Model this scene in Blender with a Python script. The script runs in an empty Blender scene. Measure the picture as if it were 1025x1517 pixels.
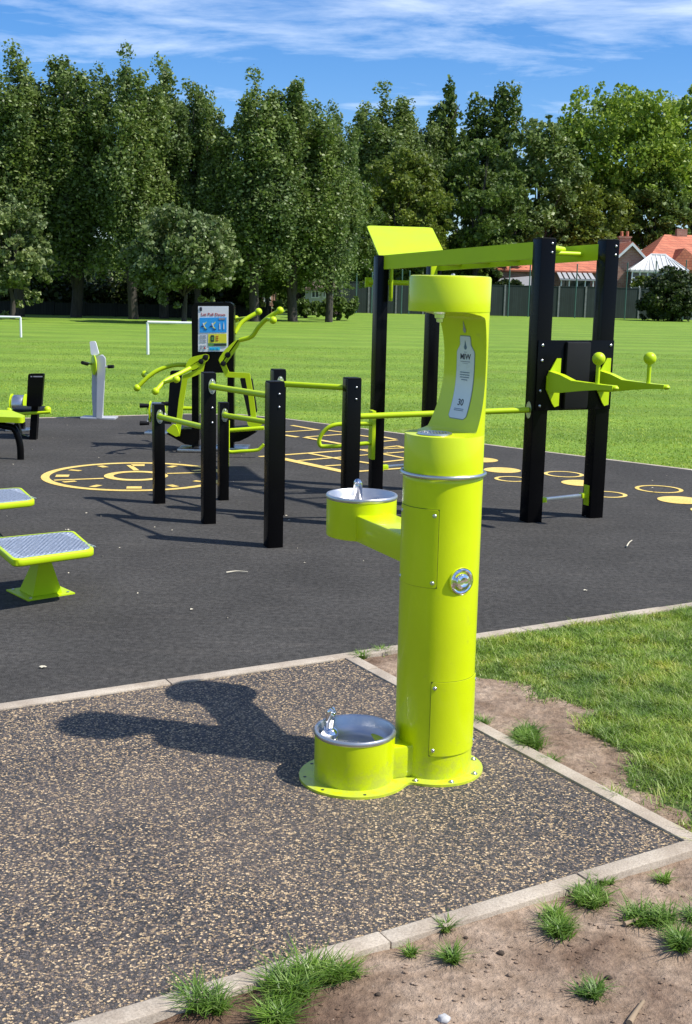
import bpy, bmesh, math, random
import numpy as np
from mathutils import Vector, Matrix
random.seed(7)
S = bpy.context.scene
COL = S.collection
PI = math.pi

# ------------------------------------------------------------------ camera geometry (also used to survey positions)
H = 1.6; FP = 1760.0; TH = math.atan((758.5-430.0)/FP); RHO = 0.022
_F = Vector((0, math.cos(TH), -math.sin(TH))); _R0 = Vector((1, 0, 0)); _U0 = Vector((0, math.sin(TH), math.cos(TH)))
_R = _R0*math.cos(RHO)+_U0*math.sin(RHO); _U = -_R0*math.sin(RHO)+_U0*math.cos(RHO)
CAM = Vector((0, 0, H))
def _ray(x, y): return _F+_R*((x-512.5)/FP)-_U*((y-758.5)/FP)
def G(x, y, z=0.0):
    d = _ray(x, y); t = (z-H)/d.z; return CAM+d*t
def P(x, y, Y):
    d = _ray(x, y); return CAM+d*(Y/d.y)

# ------------------------------------------------------------------ materials
def newmat(name):
    m = bpy.data.materials.new(name); m.use_nodes = True
    nt = m.node_tree; b = nt.nodes['Principled BSDF']
    return m, nt, b
def N(nt, t, **kw):
    n = nt.nodes.new(t)
    for k, v in kw.items():
        if k in n.inputs.keys(): n.inputs[k].default_value = v
        else: setattr(n, k, v)
    return n
def L(nt, a, b): nt.links.new(a, b)
def ramp(nt, stops, interp='LINEAR'):
    r = nt.nodes.new('ShaderNodeValToRGB'); cr = r.color_ramp; cr.interpolation = interp
    while len(cr.elements) < len(stops): cr.elements.new(0.5)
    for e, (p, c) in zip(cr.elements, stops):
        e.position = p; e.color = (c[0], c[1], c[2], 1) if not isinstance(c, (int, float)) else (c, c, c, 1)
    return r
def coords(nt, scale=(1, 1, 1), obj=True):
    tc = nt.nodes.new('ShaderNodeNewGeometry' if obj else 'ShaderNodeTexCoord')
    mp = nt.nodes.new('ShaderNodeMapping'); mp.inputs['Scale'].default_value = scale
    L(nt, tc.outputs['Position' if obj else 'Object'], mp.inputs['Vector']); return mp.outputs['Vector']
def noise(nt, vec, scale, detail=4, rough=.55, dist=0):
    n = N(nt, 'ShaderNodeTexNoise'); n.inputs['Scale'].default_value = scale; n.inputs['Detail'].default_value = detail
    n.inputs['Roughness'].default_value = rough; n.inputs['Distortion'].default_value = dist
    L(nt, vec, n.inputs['Vector']); return n
def mix(nt, f, a, b, blend='MIX'):
    m = nt.nodes.new('ShaderNodeMix'); m.data_type = 'RGBA'; m.blend_type = blend
    for s, v in ((0, f), (6, a), (7, b)):
        if isinstance(v, (tuple, list)): m.inputs[s].default_value = (v[0], v[1], v[2], 1)
        elif isinstance(v, (int, float)): m.inputs[s].default_value = v
        else: L(nt, v, m.inputs[s])
    return m.outputs[2]
def bump(nt, b, h, strength, dist):
    n = nt.nodes.new('ShaderNodeBump'); n.inputs['Strength'].default_value = strength; n.inputs['Distance'].default_value = dist
    L(nt, h, n.inputs['Height']); L(nt, n.outputs['Normal'], b.inputs['Normal']); return n

def paint(name, c, rough=.3, var=.06, coat=.0, metallic=0.0, grime=0.12, bumpy=0.0008):
    m, nt, b = newmat(name)
    v = coords(nt, obj=False)
    n = noise(nt, v, 3.0, 5, .6); n2 = noise(nt, v, 90, 3, .6)
    r = ramp(nt, [(.3, [x*(1-grime) for x in c]), (.65, c)]); L(nt, n.outputs['Fac'], r.inputs['Fac'])
    L(nt, r.outputs['Color'], b.inputs['Base Color'])
    rr = ramp(nt, [(.3, rough-var), (.75, rough+var*2)]); L(nt, n.outputs['Fac'], rr.inputs['Fac'])
    L(nt, rr.outputs['Color'], b.inputs['Roughness'])
    b.inputs['Metallic'].default_value = metallic
    b.inputs['Coat Weight'].default_value = coat; b.inputs['Coat Roughness'].default_value = .08
    bump(nt, b, n2.outputs['Fac'], .25, bumpy)
    return m
M = {}
LIME = (.55, .65, .001)
M['lime'] = paint('lime_powder_coat', LIME, .34, .05, .3, grime=.10)
M['lime'].node_tree.nodes['Principled BSDF'].inputs['Specular IOR Level'].default_value = .35
M['seamshade'] = paint('dark_olive_seam_shade', (.10, .13, .004), .6, .04)  # dark olive strip painting the shadow line round the panel edges
def splash(m):
    nt = m.node_tree; b = nt.nodes['Principled BSDF']; src = b.inputs['Base Color'].links[0].from_socket
    g = nt.nodes.new('ShaderNodeNewGeometry'); sp = nt.nodes.new('ShaderNodeSeparateXYZ'); L(nt, g.outputs['Position'], sp.inputs[0])
    mr = N(nt, 'ShaderNodeMapRange'); L(nt, sp.outputs[2], mr.inputs[0]); mr.inputs[1].default_value = .0; mr.inputs[2].default_value = .16; mr.inputs[3].default_value = .30; mr.inputs[4].default_value = -.06
    n = noise(nt, g.outputs['Position'], 26, 6, .7); n2 = noise(nt, g.outputs['Position'], 4, 5, .6)
    a = N(nt, 'ShaderNodeMath', operation='ADD'); L(nt, n.outputs['Fac'], a.inputs[0]); L(nt, mr.outputs[0], a.inputs[1])
    a2 = N(nt, 'ShaderNodeMath', operation='MULTIPLY_ADD'); L(nt, n2.outputs['Fac'], a2.inputs[0]); a2.inputs[1].default_value = .3; L(nt, a.outputs[0], a2.inputs[2])
    r = ramp(nt, [(.74, 0), (1.12, .38)]); L(nt, a2.outputs[0], r.inputs['Fac'])
    L(nt, mix(nt, r.outputs['Color'], src, (.26, .25, .12)), b.inputs['Base Color'])
splash(M['lime'])
M['lime2'] = paint('lime_gym_paint', (.46, .62, .006), .38, .06, .0, grime=.10)
M['lime2'].node_tree.nodes['Principled BSDF'].inputs['Specular IOR Level'].default_value = .3
M['black'] = paint('black_powder_coat', (.0035, .0035, .004), .22, .06, .0)
M['black'].node_tree.nodes['Principled BSDF'].inputs['Specular IOR Level'].default_value = .10
M['blackmat'] = paint('black_rubber', (.006, .006, .0065), .55, .05)
M['blackmat'].node_tree.nodes['Principled BSDF'].inputs['Specular IOR Level'].default_value = .25
M['steel'] = paint('brushed_steel', (.58, .58, .58), .28, .07, metallic=1.0)
M['chrome'] = paint('chrome', (.75, .75, .76), .08, .02, metallic=1.0, grime=.03)
M['bowl'] = paint('satin_steel_bowl', (.55, .55, .57), .36, .05, metallic=.9)
M['silverpaint'] = paint('silver_paint', (.50, .51, .54), .4, .05, metallic=.25)
M['whitemetal'] = paint('white_painted_metal', (.75, .76, .76), .4, .05)
M['white'] = paint('white_print', (.72, .74, .76), .45, .04)
M['sticker'] = paint('pale_silver_sticker', (.60, .64, .72), .28, .04, coat=.3)
M['stickeredge'] = paint('sticker_edge', (.20, .24, .24), .4, .04)
M['ink'] = paint('dark_ink', (.02, .025, .04), .5, .04)
M['bluegrey'] = paint('blue_grey_ink', (.10, .17, .25), .5, .04)
M['inkblue'] = paint('faded_ink', (.16, .21, .28), .5, .04)
M['posterblue'] = paint('poster_blue', (.02, .32, .75), .45, .04)
M['postercyan'] = paint('poster_cyan', (.05, .55, .68), .45, .04)
M['posteryellow'] = paint('poster_yellow', (.72, .70, .03), .45, .04)
M['posterred'] = paint('poster_red', (.45, .04, .03), .45, .04)
M['postergreen'] = paint('poster_green', (.10, .28, .05), .45, .04)
M['greytext'] = paint('grey_text', (.30, .30, .33), .5, .04)

# ribbed aluminium tread
def m_tread():
    m, nt, b = newmat('ribbed_aluminium_tread'); v = coords(nt, obj=False)
    b.inputs['Metallic'].default_value = .55; b.inputs['Roughness'].default_value = .42
    n = noise(nt, v, 60, 4); w = N(nt, 'ShaderNodeTexWave'); w.bands_direction = 'X'; w.inputs['Scale'].default_value = 14
    L(nt, v, w.inputs['Vector'])
    r = ramp(nt, [(.3, (.33, .37, .43)), (.7, (.60, .64, .70))]); L(nt, n.outputs['Fac'], r.inputs['Fac'])
    L(nt, r.outputs['Color'], b.inputs['Base Color']); bump(nt, b, w.outputs['Fac'], .8, .004); return m
M['tread'] = m_tread()

def m_tarmac():
    m, nt, b = newmat('black_wetpour_rubber'); v = coords(nt)
    n1 = noise(nt, v, 230, 3, .7); n2 = noise(nt, v, 1.3, 5, .6); n3 = noise(nt, v, 14, 4, .65)
    vo = N(nt, 'ShaderNodeTexVoronoi'); vo.inputs['Scale'].default_value = 260; L(nt, v, vo.inputs['Vector'])
    r = ramp(nt, [(.3, (.016, .0155, .0148)), (.7, (.090, .086, .080))]); L(nt, n1.outputs['Fac'], r.inputs['Fac'])
    r2 = ramp(nt, [(.3, .82), (.7, 1.15)]); L(nt, n2.outputs['Fac'], r2.inputs['Fac'])
    n3.inputs['Scale'].default_value = 34; r3 = ramp(nt, [(.35, .70), (.65, 1.30)]); L(nt, n3.outputs['Fac'], r3.inputs['Fac'])
    sx = coords(nt, (1.2, 9, 1)); n4 = noise(nt, sx, 1.6, 5, .7)
    r4 = ramp(nt, [(.52, (1, 1, 1)), (.72, (1.5, 1.45, 1.4))]); L(nt, n4.outputs['Fac'], r4.inputs['Fac'])
    c = mix(nt, 1, r.outputs['Color'], r2.outputs['Color'], 'MULTIPLY'); c = mix(nt, 1, c, r3.outputs['Color'], 'MULTIPLY')
    c = mix(nt, .6, c, r4.outputs['Color'], 'MULTIPLY')
    sp = ramp(nt, [(.0, 1), (.07, 0)], 'LINEAR'); vo2 = N(nt, 'ShaderNodeTexVoronoi'); vo2.inputs['Scale'].default_value = 22; L(nt, v, vo2.inputs['Vector'])
    L(nt, vo2.outputs['Distance'], sp.inputs['Fac'])
    c = mix(nt, sp.outputs['Color'], c, (.17, .16, .15))
    L(nt, c, b.inputs['Base Color']); b.inputs['Roughness'].default_value = .95; b.inputs['Specular IOR Level'].default_value = .12
    bump(nt, b, vo.outputs['Distance'], .55, .004); return m
M['tarmac'] = m_tarmac()

def m_mulch():
    m, nt, b = newmat('bound_rubber_chippings'); v = coords(nt)
    nd = noise(nt, v, 55, 2); d = N(nt, 'ShaderNodeVectorMath', operation='MULTIPLY_ADD'); L(nt, nd.outputs['Color'], d.inputs[0])
    d.inputs[1].default_value = (.006, .006, .006); L(nt, v, d.inputs[2])
    vo = N(nt, 'ShaderNodeTexVoronoi'); vo.inputs['Scale'].default_value = 172; vo.inputs['Randomness'].default_value = 1; L(nt, d.outputs[0], vo.inputs['Vector'])
    sep = N(nt, 'ShaderNodeSeparateColor'); L(nt, vo.outputs['Color'], sep.inputs[0])
    n2 = noise(nt, v, 2.2, 4, .6); off = N(nt, 'ShaderNodeMath', operation='MULTIPLY_ADD'); L(nt, n2.outputs['Fac'], off.inputs[0]); off.inputs[1].default_value = .22; off.inputs[2].default_value = -.09
    ad = N(nt, 'ShaderNodeMath', operation='ADD'); L(nt, sep.outputs[0], ad.inputs[0]); L(nt, off.outputs[0], ad.inputs[1])
    r = ramp(nt, [(0, (.024, .023, .023)), (.20, (.046, .044, .045)), (.40, (.075, .068, .065)), (.56, (.115, .092, .078)), (.69, (.19, .138, .098)), (.79, (.31, .22, .13)), (.88, (.46, .33, .18)), (.96, (.62, .46, .27))], 'CONSTANT')
    L(nt, ad.outputs[0], r.inputs['Fac'])
    n3 = noise(nt, v, 1.1, 5, .6); wear = ramp(nt, [(.40, .0), (.80, .45)]); L(nt, n3.outputs['Fac'], wear.inputs['Fac'])
    c = mix(nt, wear.outputs['Color'], r.outputs['Color'], (.19, .15, .12))
    vc = N(nt, 'ShaderNodeTexVoronoi', feature='DISTANCE_TO_EDGE'); vc.inputs['Scale'].default_value = 172; L(nt, d.outputs[0], vc.inputs['Vector'])
    cr = ramp(nt, [(.0, .45), (.08, 1)]); L(nt, vc.outputs['Distance'], cr.inputs['Fac'])
    c = mix(nt, .8, c, cr.outputs['Color'], 'MULTIPLY')
    L(nt, c, b.inputs['Base Color']); b.inputs['Roughness'].default_value = .72
    hh = N(nt, 'ShaderNodeMath', operation='MULTIPLY_ADD'); L(nt, sep.outputs[1], hh.inputs[0]); hh.inputs[1].default_value = .6; L(nt, cr.outputs['Color'], hh.inputs[2])
    bump(nt, b, hh.outputs[0], .9, .006); return m
M['mulch'] = m_mulch()

def m_concrete(name, c0, c1, sc=1):
    m, nt, b = newmat(name); v = coords(nt)
    n = noise(nt, v, 5*sc, 6, .65); n1 = noise(nt, v, 160*sc, 3, .7)
    r = ramp(nt, [(.3, c0), (.7, c1)]); L(nt, n.outputs['Fac'], r.inputs['Fac'])
    r1 = ramp(nt, [(.25, .7), (.6, 1.1)]); L(nt, n1.outputs['Fac'], r1.inputs['Fac'])
    c = mix(nt, 1, r.outputs['Color'], r1.outputs['Color'], 'MULTIPLY')
    L(nt, c, b.inputs['Base Color']); b.inputs['Roughness'].default_value = .9; bump(nt, b, n1.outputs['Fac'], .5, .003); return m
M['kerb'] = m_concrete('concrete_edging', (.27, .215, .16), (.46, .40, .32))
M['line'] = m_concrete('worn_yellow_line_paint', (.56, .39, .085), (.70, .52, .16), .5)
M['postcon'] = m_concrete('fence_post_concrete', (.12, .13, .13), (.22, .23, .23))

def m_soil():
    m, nt, b = newmat('dry_trodden_soil'); v = coords(nt)
    n = noise(nt, v, 2.4, 7, .62, .4); n1 = noise(nt, v, 38, 6, .7); n2 = noise(nt, v, 9, 5, .6)
    r = ramp(nt, [(.28, (.17, .112, .078)), (.46, (.32, .235, .17)), (.70, (.46, .355, .265))]); L(nt, n.outputs['Fac'], r.inputs['Fac'])
    r1 = ramp(nt, [(.3, .60), (.65, 1.16)]); L(nt, n1.outputs['Fac'], r1.inputs['Fac'])
    r2 = ramp(nt, [(.35, (.72, .66, .6)), (.6, (1.05, 1.05, 1.05))]); L(nt, n2.outputs['Fac'], r2.inputs['Fac'])
    c = mix(nt, 1, r.outputs['Color'], r1.outputs['Color'], 'MULTIPLY'); c = mix(nt, .8, c, r2.outputs['Color'], 'MULTIPLY')
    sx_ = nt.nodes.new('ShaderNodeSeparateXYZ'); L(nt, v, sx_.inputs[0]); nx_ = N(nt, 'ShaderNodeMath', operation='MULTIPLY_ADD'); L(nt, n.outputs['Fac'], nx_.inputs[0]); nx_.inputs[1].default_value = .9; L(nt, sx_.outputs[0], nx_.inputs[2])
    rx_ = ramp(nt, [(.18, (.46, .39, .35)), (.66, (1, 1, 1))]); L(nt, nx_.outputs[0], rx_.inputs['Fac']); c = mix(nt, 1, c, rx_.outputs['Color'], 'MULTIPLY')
    vo = N(nt, 'ShaderNodeTexVoronoi'); vo.inputs['Scale'].default_value = 45; L(nt, v, vo.inputs['Vector'])
    sp = ramp(nt, [(.0, 1), (.13, 0)]); L(nt, vo.outputs['Distance'], sp.inputs['Fac'])
    gt = N(nt, 'ShaderNodeMath', operation='GREATER_THAN'); sepc = N(nt, 'ShaderNodeSeparateColor'); L(nt, vo.outputs['Color'], sepc.inputs[0]); L(nt, sepc.outputs[0], gt.inputs[0]); gt.inputs[1].default_value = .8
    mu = N(nt, 'ShaderNodeMath', operation='MULTIPLY'); L(nt, sp.outputs['Color'], mu.inputs[0]); L(nt, gt.outputs[0], mu.inputs[1])
    c = mix(nt, mu.outputs[0], c, (.45, .36, .28))
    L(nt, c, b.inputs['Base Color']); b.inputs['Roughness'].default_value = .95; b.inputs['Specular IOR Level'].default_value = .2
    ms = N(nt, 'ShaderNodeMath', operation='MULTIPLY_ADD'); L(nt, n2.outputs['Fac'], ms.inputs[0]); ms.inputs[1].default_value = 1.5; L(nt, n1.outputs['Fac'], ms.inputs[2])
    bump(nt, b, ms.outputs[0], .9, .02); return m
M['soil'] = m_soil()

def m_field():
    m, nt, b = newmat('mown_field_grass'); v = coords(nt)
    vs = coords(nt, (.35, 1, 1)); n = noise(nt, vs, .5, 6, .6); n1 = noise(nt, v, 30, 4, .7); n2 = noise(nt, vs, 3, 5, .6)
    r = ramp(nt, [(.3, (.125, .225, .020)), (.7, (.195, .305, .034))]); L(nt, n.outputs['Fac'], r.inputs['Fac'])
    r1 = ramp(nt, [(.3, .62), (.7, 1.32)]); L(nt, n1.outputs['Fac'], r1.inputs['Fac'])
    r2 = ramp(nt, [(.3, (.74, .82, .8)), (.7, (1.18, 1.10, 1.0))]); L(nt, n2.outputs['Fac'], r2.inputs['Fac'])
    c = mix(nt, 1, r.outputs['Color'], r1.outputs['Color'], 'MULTIPLY'); c = mix(nt, 1, c, r2.outputs['Color'], 'MULTIPLY')
    w = N(nt, 'ShaderNodeTexWave'); w.bands_direction = 'Y'; w.inputs['Scale'].default_value = .11; w.inputs['Distortion'].default_value = 1.2; w.inputs['Detail'].default_value = 1
    L(nt, v, w.inputs['Vector']); rw = ramp(nt, [(.3, .90), (.7, 1.06)]); L(nt, w.outputs['Fac'], rw.inputs['Fac'])
    c = mix(nt, 1, c, rw.outputs['Color'], 'MULTIPLY')
    n6 = noise(nt, vs, 1.1, 6, .7, .6); r6 = ramp(nt, [(.56, 0), (.74, .40)]); L(nt, n6.outputs['Fac'], r6.inputs['Fac']); c = mix(nt, r6.outputs['Color'], c, (.34, .33, .10))
    L(nt, c, b.inputs['Base Color']); b.inputs['Roughness'].default_value = .8; b.inputs['Specular IOR Level'].default_value = .25
    bump(nt, b, n1.outputs['Fac'], .7, .04); return m
M['field'] = m_field()

def m_turf():
    m, nt, b = newmat('turf_thatch'); v = coords(nt); n = noise(nt, v, 60, 5, .7)
    r = ramp(nt, [(.3, (.045, .075, .015)), (.7, (.13, .19, .035))]); L(nt, n.outputs['Fac'], r.inputs['Fac']); L(nt, r.outputs['Color'], b.inputs['Base Color'])
    b.inputs['Roughness'].default_value = .95; bump(nt, b, n.outputs['Fac'], 1, .02); return m
M['turf'] = m_turf()
def m_leaf(name, c0, c1, c2, trans=.35, rough=.5, patch=.6):
    m, nt, b = newmat(name); g = nt.nodes.new('ShaderNodeNewGeometry')
    r = ramp(nt, [(.0, c0), (.6, c1), (1, c2)]); L(nt, g.outputs['Random Per Island'], r.inputs['Fac'])
    v = coords(nt); n = noise(nt, v, patch, 3, .6); rr = ramp(nt, [(.35, (.78, .80, .9)), (.65, (1.2, 1.12, 1.0))]); L(nt, n.outputs['Fac'], rr.inputs['Fac'])
    c = mix(nt, 1, r.outputs['Color'], rr.outputs['Color'], 'MULTIPLY')
    if 'grass_blades' in name:
        n5 = noise(nt, v, 5.5, 4, .65); r5 = ramp(nt, [(.34, (.62, .74, .8)), (.52, (1, 1, 1)), (.68, (1.45, 1.15, 1.05))]); L(nt, n5.outputs['Fac'], r5.inputs['Fac']); c = mix(nt, 1, c, r5.outputs['Color'], 'MULTIPLY')
    L(nt, c, b.inputs['Base Color']); b.inputs['Roughness'].default_value = rough; b.inputs['Specular IOR Level'].default_value = .35
    t = nt.nodes.new('ShaderNodeBsdfTranslucent'); L(nt, c, t.inputs['Color']); ms = nt.nodes.new('ShaderNodeMixShader'); ms.inputs[0].default_value = trans
    out = nt.nodes['Material Output']; L(nt, b.outputs[0], ms.inputs[1]); L(nt, t.outputs[0], ms.inputs[2]); L(nt, ms.outputs[0], out.inputs[0]); return m
M['blade'] = m_leaf('grass_blades', (.13, .22, .014), (.24, .38, .035), (.48, .54, .20), .35, .45, 1.6)
M['tuftblade'] = m_leaf('tuft_blades', (.07, .15, .014), (.13, .25, .028), (.26, .38, .10), .35, .42, 3)
M['fieldblade'] = m_leaf('field_grass_blades', (.17, .29, .020), (.24, .37, .035), (.32, .44, .08), .35, .5, .7)
M['poplar'] = m_leaf('poplar_leaves', (.062, .110, .018), (.140, .210, .040), (.31, .40, .17), .42, .45, .4)
M['dark'] = m_leaf('dark_broadleaf', (.048, .088, .012), (.092, .150, .024), (.17, .25, .055), .35, .5, .5)
M['hedge'] = m_leaf('shaded_hedge_leaves', (.018, .034, .008), (.035, .060, .012), (.07, .10, .02), .2)  # tree shade worked into the hedge colour; dark green bushes share it
M['olive'] = m_leaf('olive_leaves', (.075, .115, .010), (.14, .195, .022), (.22, .27, .05), .38, .5, .5)
M['limeleaf'] = m_leaf('bright_lime_leaves', (.10, .18, .016), (.20, .31, .030), (.34, .44, .08), .4, .5, .4)
M['pale'] = m_leaf('pale_grey_green_leaves', (.070, .115, .028), (.145, .20, .055), (.30, .37, .17), .3, .45, .5)
def m_bark():
    m, nt, b = newmat('grey_brown_bark'); v = coords(nt, (1, 1, .15), False); n = noise(nt, v, 14, 6, .7)
    r = ramp(nt, [(.3, (.020, .017, .013)), (.7, (.075, .064, .052))]); L(nt, n.outputs['Fac'], r.inputs['Fac']); L(nt, r.outputs['Color'], b.inputs['Base Color'])
    b.inputs['Roughness'].default_value = .9; bump(nt, b, n.outputs['Fac'], .8, .05); return m
M['bark'] = m_bark()
def m_tile(name, c0, c1, mort, sx, sy, rough=.8):
    m, nt, b = newmat(name); tc = nt.nodes.new('ShaderNodeTexCoord'); mp = nt.nodes.new('ShaderNodeMapping'); L(nt, tc.outputs['Object'], mp.inputs['Vector'])
    sp = nt.nodes.new('ShaderNodeSeparateXYZ'); L(nt, mp.outputs[0], sp.inputs[0]); cb = nt.nodes.new('ShaderNodeCombineXYZ')
    ad = N(nt, 'ShaderNodeMath', operation='ADD'); L(nt, sp.outputs[0], ad.inputs[0]); L(nt, sp.outputs[1], ad.inputs[1]); L(nt, ad.outputs[0], cb.inputs[0]); L(nt, sp.outputs[2], cb.inputs[1])
    br = N(nt, 'ShaderNodeTexBrick'); L(nt, cb.outputs[0], br.inputs['Vector']); br.inputs['Scale'].default_value = 1
    br.inputs['Brick Width'].default_value = sx; br.inputs['Row Height'].default_value = sy; br.inputs['Mortar Size'].default_value = .012
    br.inputs['Color1'].default_value = (*c0, 1); br.inputs['Color2'].default_value = (*c1, 1); br.inputs['Mortar'].default_value = (*mort, 1)
    n = noise(nt, cb.outputs[0], 1.2, 5); rr = ramp(nt, [(.3, .75), (.7, 1.15)]); L(nt, n.outputs['Fac'], rr.inputs['Fac'])
    L(nt, mix(nt, 1, br.outputs['Color'], rr.outputs['Color'], 'MULTIPLY'), b.inputs['Base Color']); b.inputs['Roughness'].default_value = rough
    bump(nt, b, br.outputs['Fac'], -.5, .03); return m
M['rooftile'] = m_tile('red_clay_roof_tiles', (.46, .135, .075), (.56, .19, .105), (.20, .07, .05), .3, .22)
M['brick'] = m_tile('red_brown_brick', (.30, .13, .09), (.40, .21, .15), (.36, .30, .25), .32, .13)
M['browntile'] = m_tile('brown_roof_tiles', (.10, .07, .055), (.14, .10, .08), (.05, .04, .03), .3, .2)
M['render'] = paint('pale_render', (.50, .50, .48), .8, .04)
M['palegrey'] = paint('weathered_pale_slats', (.34, .35, .36), .7, .04)
M['greyroof'] = paint('grey_felt_roof', (.24, .24, .25), .8, .04)
M['fence'] = m_tile('dark_green_fence_boards', (.014, .026, .023), (.022, .036, .033), (.008, .012, .011), .15, 9.0)
M['darkfence'] = m_tile('shade_darkened_boards', (.012, .014, .013), (.022, .024, .021), (.004, .005, .005), .15, 9.0)  # board colour taken near black to carry the tree shade
M['netgreen'] = paint('dark_green_net_pole', (.05, .12, .10), .5, .04)
def m_glass():
    m, nt, b = newmat('window_glass'); b.inputs['Base Color'].default_value = (.06, .08, .09, 1); b.inputs['Roughness'].default_value = .06
    v = coords(nt); n = noise(nt, v, .8, 3); r = ramp(nt, [(.4, (.03, .04, .045)), (.6, (.12, .14, .15))]); L(nt, n.outputs['Fac'], r.inputs['Fac']); L(nt, r.outputs['Color'], b.inputs['Base Color']); return m
M['glass'] = m_glass()
M['twig'] = paint('dry_twig', (.30, .22, .14), .9, .03, grime=.4)
M['paleleaf'] = paint('dry_pale_leaf', (.55, .50, .38), .8, .03)
M['stone'] = paint('pale_stone', (.46, .46, .46), .8, .03, grime=.3)
M['clod'] = paint('dark_clod', (.06, .042, .028), .95, .02, grime=.4)

# ------------------------------------------------------------------ mesh builder
def frame_of(d):
    d = Vector(d).normalized(); a = Vector((0, 0, 1)) if abs(d.z) < .95 else Vector((1, 0, 0))
    u = d.cross(a).normalized(); return u, d.cross(u).normalized(), d
class MB:
    def __init__(s): s.v = []; s.f = []; s.uvd = None
    def add(s, vs, fs):
        o = len(s.v); s.v += [Vector(p) for p in vs]; s.f += [tuple(i+o for i in f) for f in fs]; return s
    def box(s, c, d, rz=0, ax=None, ch=0.0):
        """box centred at c, size d; ax optional (x,y,z) axis vectors; ch = edge chamfer"""
        c = Vector(c); h = [q/2 for q in d]
        if ax is None:
            X = Vector((math.cos(rz), math.sin(rz), 0)); Y = Vector((-math.sin(rz), math.cos(rz), 0)); Z = Vector((0, 0, 1))
        else: X, Y, Z = [Vector(q).normalized() for q in ax]
        bm = bmesh.new(); bmesh.ops.create_cube(bm, size=1)
        for v in bm.verts: v.co = Vector((v.co.x*d[0], v.co.y*d[1], v.co.z*d[2]))
        if ch > 0: bmesh.ops.bevel(bm, geom=bm.edges[:], offset=ch, segments=2, affect='EDGES', profile=.6)
        bm.verts.index_update()
        s.add([c+X*v.co.x+Y*v.co.y+Z*v.co.z for v in bm.verts], [[v.index for v in f.verts] for f in bm.faces]); bm.free(); return s
    def tube(s, pts, r, n=12, cap=True, flat=None):
        """tube along pts; r number or list; flat=(w,h) scale of the section"""
        pts = [Vector(p) for p in pts]; m = len(pts); rs = r if isinstance(r, (list, tuple)) else [r]*m
        vs = []; u = None
        for i, p in enumerate(pts):
            d = (pts[min(i+1, m-1)]-pts[max(i-1, 0)]).normalized()
            if u is None: u = frame_of(d)[0]
            u = (u-d*u.dot(d)).normalized(); w = d.cross(u)
            for k in range(n):
                a = 2*PI*k/n; vs.append(p+(u*math.cos(a)+w*math.sin(a))*rs[i])
        fs = [(i*n+k, i*n+(k+1) % n, (i+1)*n+(k+1) % n, (i+1)*n+k) for i in range(m-1) for k in range(n)]
        if cap: fs += [tuple(range(n))[::-1], tuple((m-1)*n+k for k in range(n))]
        return s.add(vs, fs)
    def bentbar(s, pts, w, t, nrm):
        """flat bar of width w, thickness t along nrm, following pts with mitred corners"""
        pts = [Vector(p) for p in pts]; nrm = Vector(nrm).normalized(); m = len(pts); vs = []
        for i, p in enumerate(pts):
            d0 = (pts[i]-pts[i-1]).normalized() if i else (pts[1]-pts[0]).normalized()
            d1 = (pts[i+1]-pts[i]).normalized() if i < m-1 else d0
            d = (d0+d1).normalized(); sd = d.cross(nrm).normalized(); k = 1/max(.5, d.dot(d0))
            ww = w[i] if isinstance(w, (list, tuple)) else w
            for a, b in ((-1, -1), (1, -1), (1, 1), (-1, 1)): vs.append(p+sd*(a*ww/2*k)+nrm*(b*t/2))
        fs = [(i*4+k, i*4+(k+1) % 4, (i+1)*4+(k+1) % 4, (i+1)*4+k) for i in range(m-1) for k in range(4)]+[(0, 1, 2, 3), tuple((m-1)*4+k for k in (3, 2, 1, 0))]
        return s.add(vs, fs)
    def lathe(s, o, ax, prof, n=48, cap0=True, cap1=True):
        """prof: list of (radius, height along ax)"""
        o = Vector(o); u, w, d = frame_of(ax); m = len(prof); vs = []
        for r, h in prof:
            for k in range(n):
                a = 2*PI*k/n; vs.append(o+d*h+(u*math.cos(a)+w*math.sin(a))*max(r, 1e-5))
        fs = [(i*n+k, i*n+(k+1) % n, (i+1)*n+(k+1) % n, (i+1)*n+k) for i in range(m-1) for k in range(n)]
        if cap0: fs.append(tuple(range(n))[::-1])
        if cap1: fs.append(tuple((m-1)*n+k for k in range(n)))
        return s.add(vs, fs)
    def ball(s, c, r, n=16, sc=(1, 1, 1)):
        m = n//2; prof = [(r*math.sin(PI*i/m), -r*math.cos(PI*i/m)) for i in range(m+1)]
        t = MB().lathe((0, 0, 0), (0, 0, 1), prof, n, False, False); c = Vector(c)
        return s.add([Vector((v.x*sc[0], v.y*sc[1], v.z*sc[2]))+c for v in t.v], t.f)
    def prism(s, poly, off):
        """poly: 3D points of a face, extruded by vector off"""
        n = len(poly); off = Vector(off); vs = [Vector(p) for p in poly]+[Vector(p)+off for p in poly]
        return s.add(vs, [tuple(range(n)), tuple(range(2*n-1, n-1, -1))]+[(k, (k+1) % n, n+(k+1) % n, n+k) for k in range(n)])
    def sheet(s, poly): return s.add(poly, [tuple(range(len(poly)))])
    def build(s, name, mat, parent=None, smooth=35, origin=None, kind=None, flipz=False):
        me = bpy.data.meshes.new(name)
        bm = bmesh.new(); vv = [bm.verts.new(p) for p in s.v]
        for f in s.f:
            if len(set(f)) >= 3:
                try: bm.faces.new([vv[i] for i in f])
                except ValueError: pass
        bmesh.ops.remove_doubles(bm, verts=bm.verts, dist=1e-5)
        bmesh.ops.recalc_face_normals(bm, faces=bm.faces)
        if flipz:
            for f in bm.faces:
                if f.normal.z < 0: f.normal_flip()
        if smooth:
            for f in bm.faces: f.smooth = True
            lim = math.radians(smooth)
            for e in bm.edges:
                if len(e.link_faces) == 2 and e.calc_face_angle(0) > lim: e.smooth = False
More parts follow.
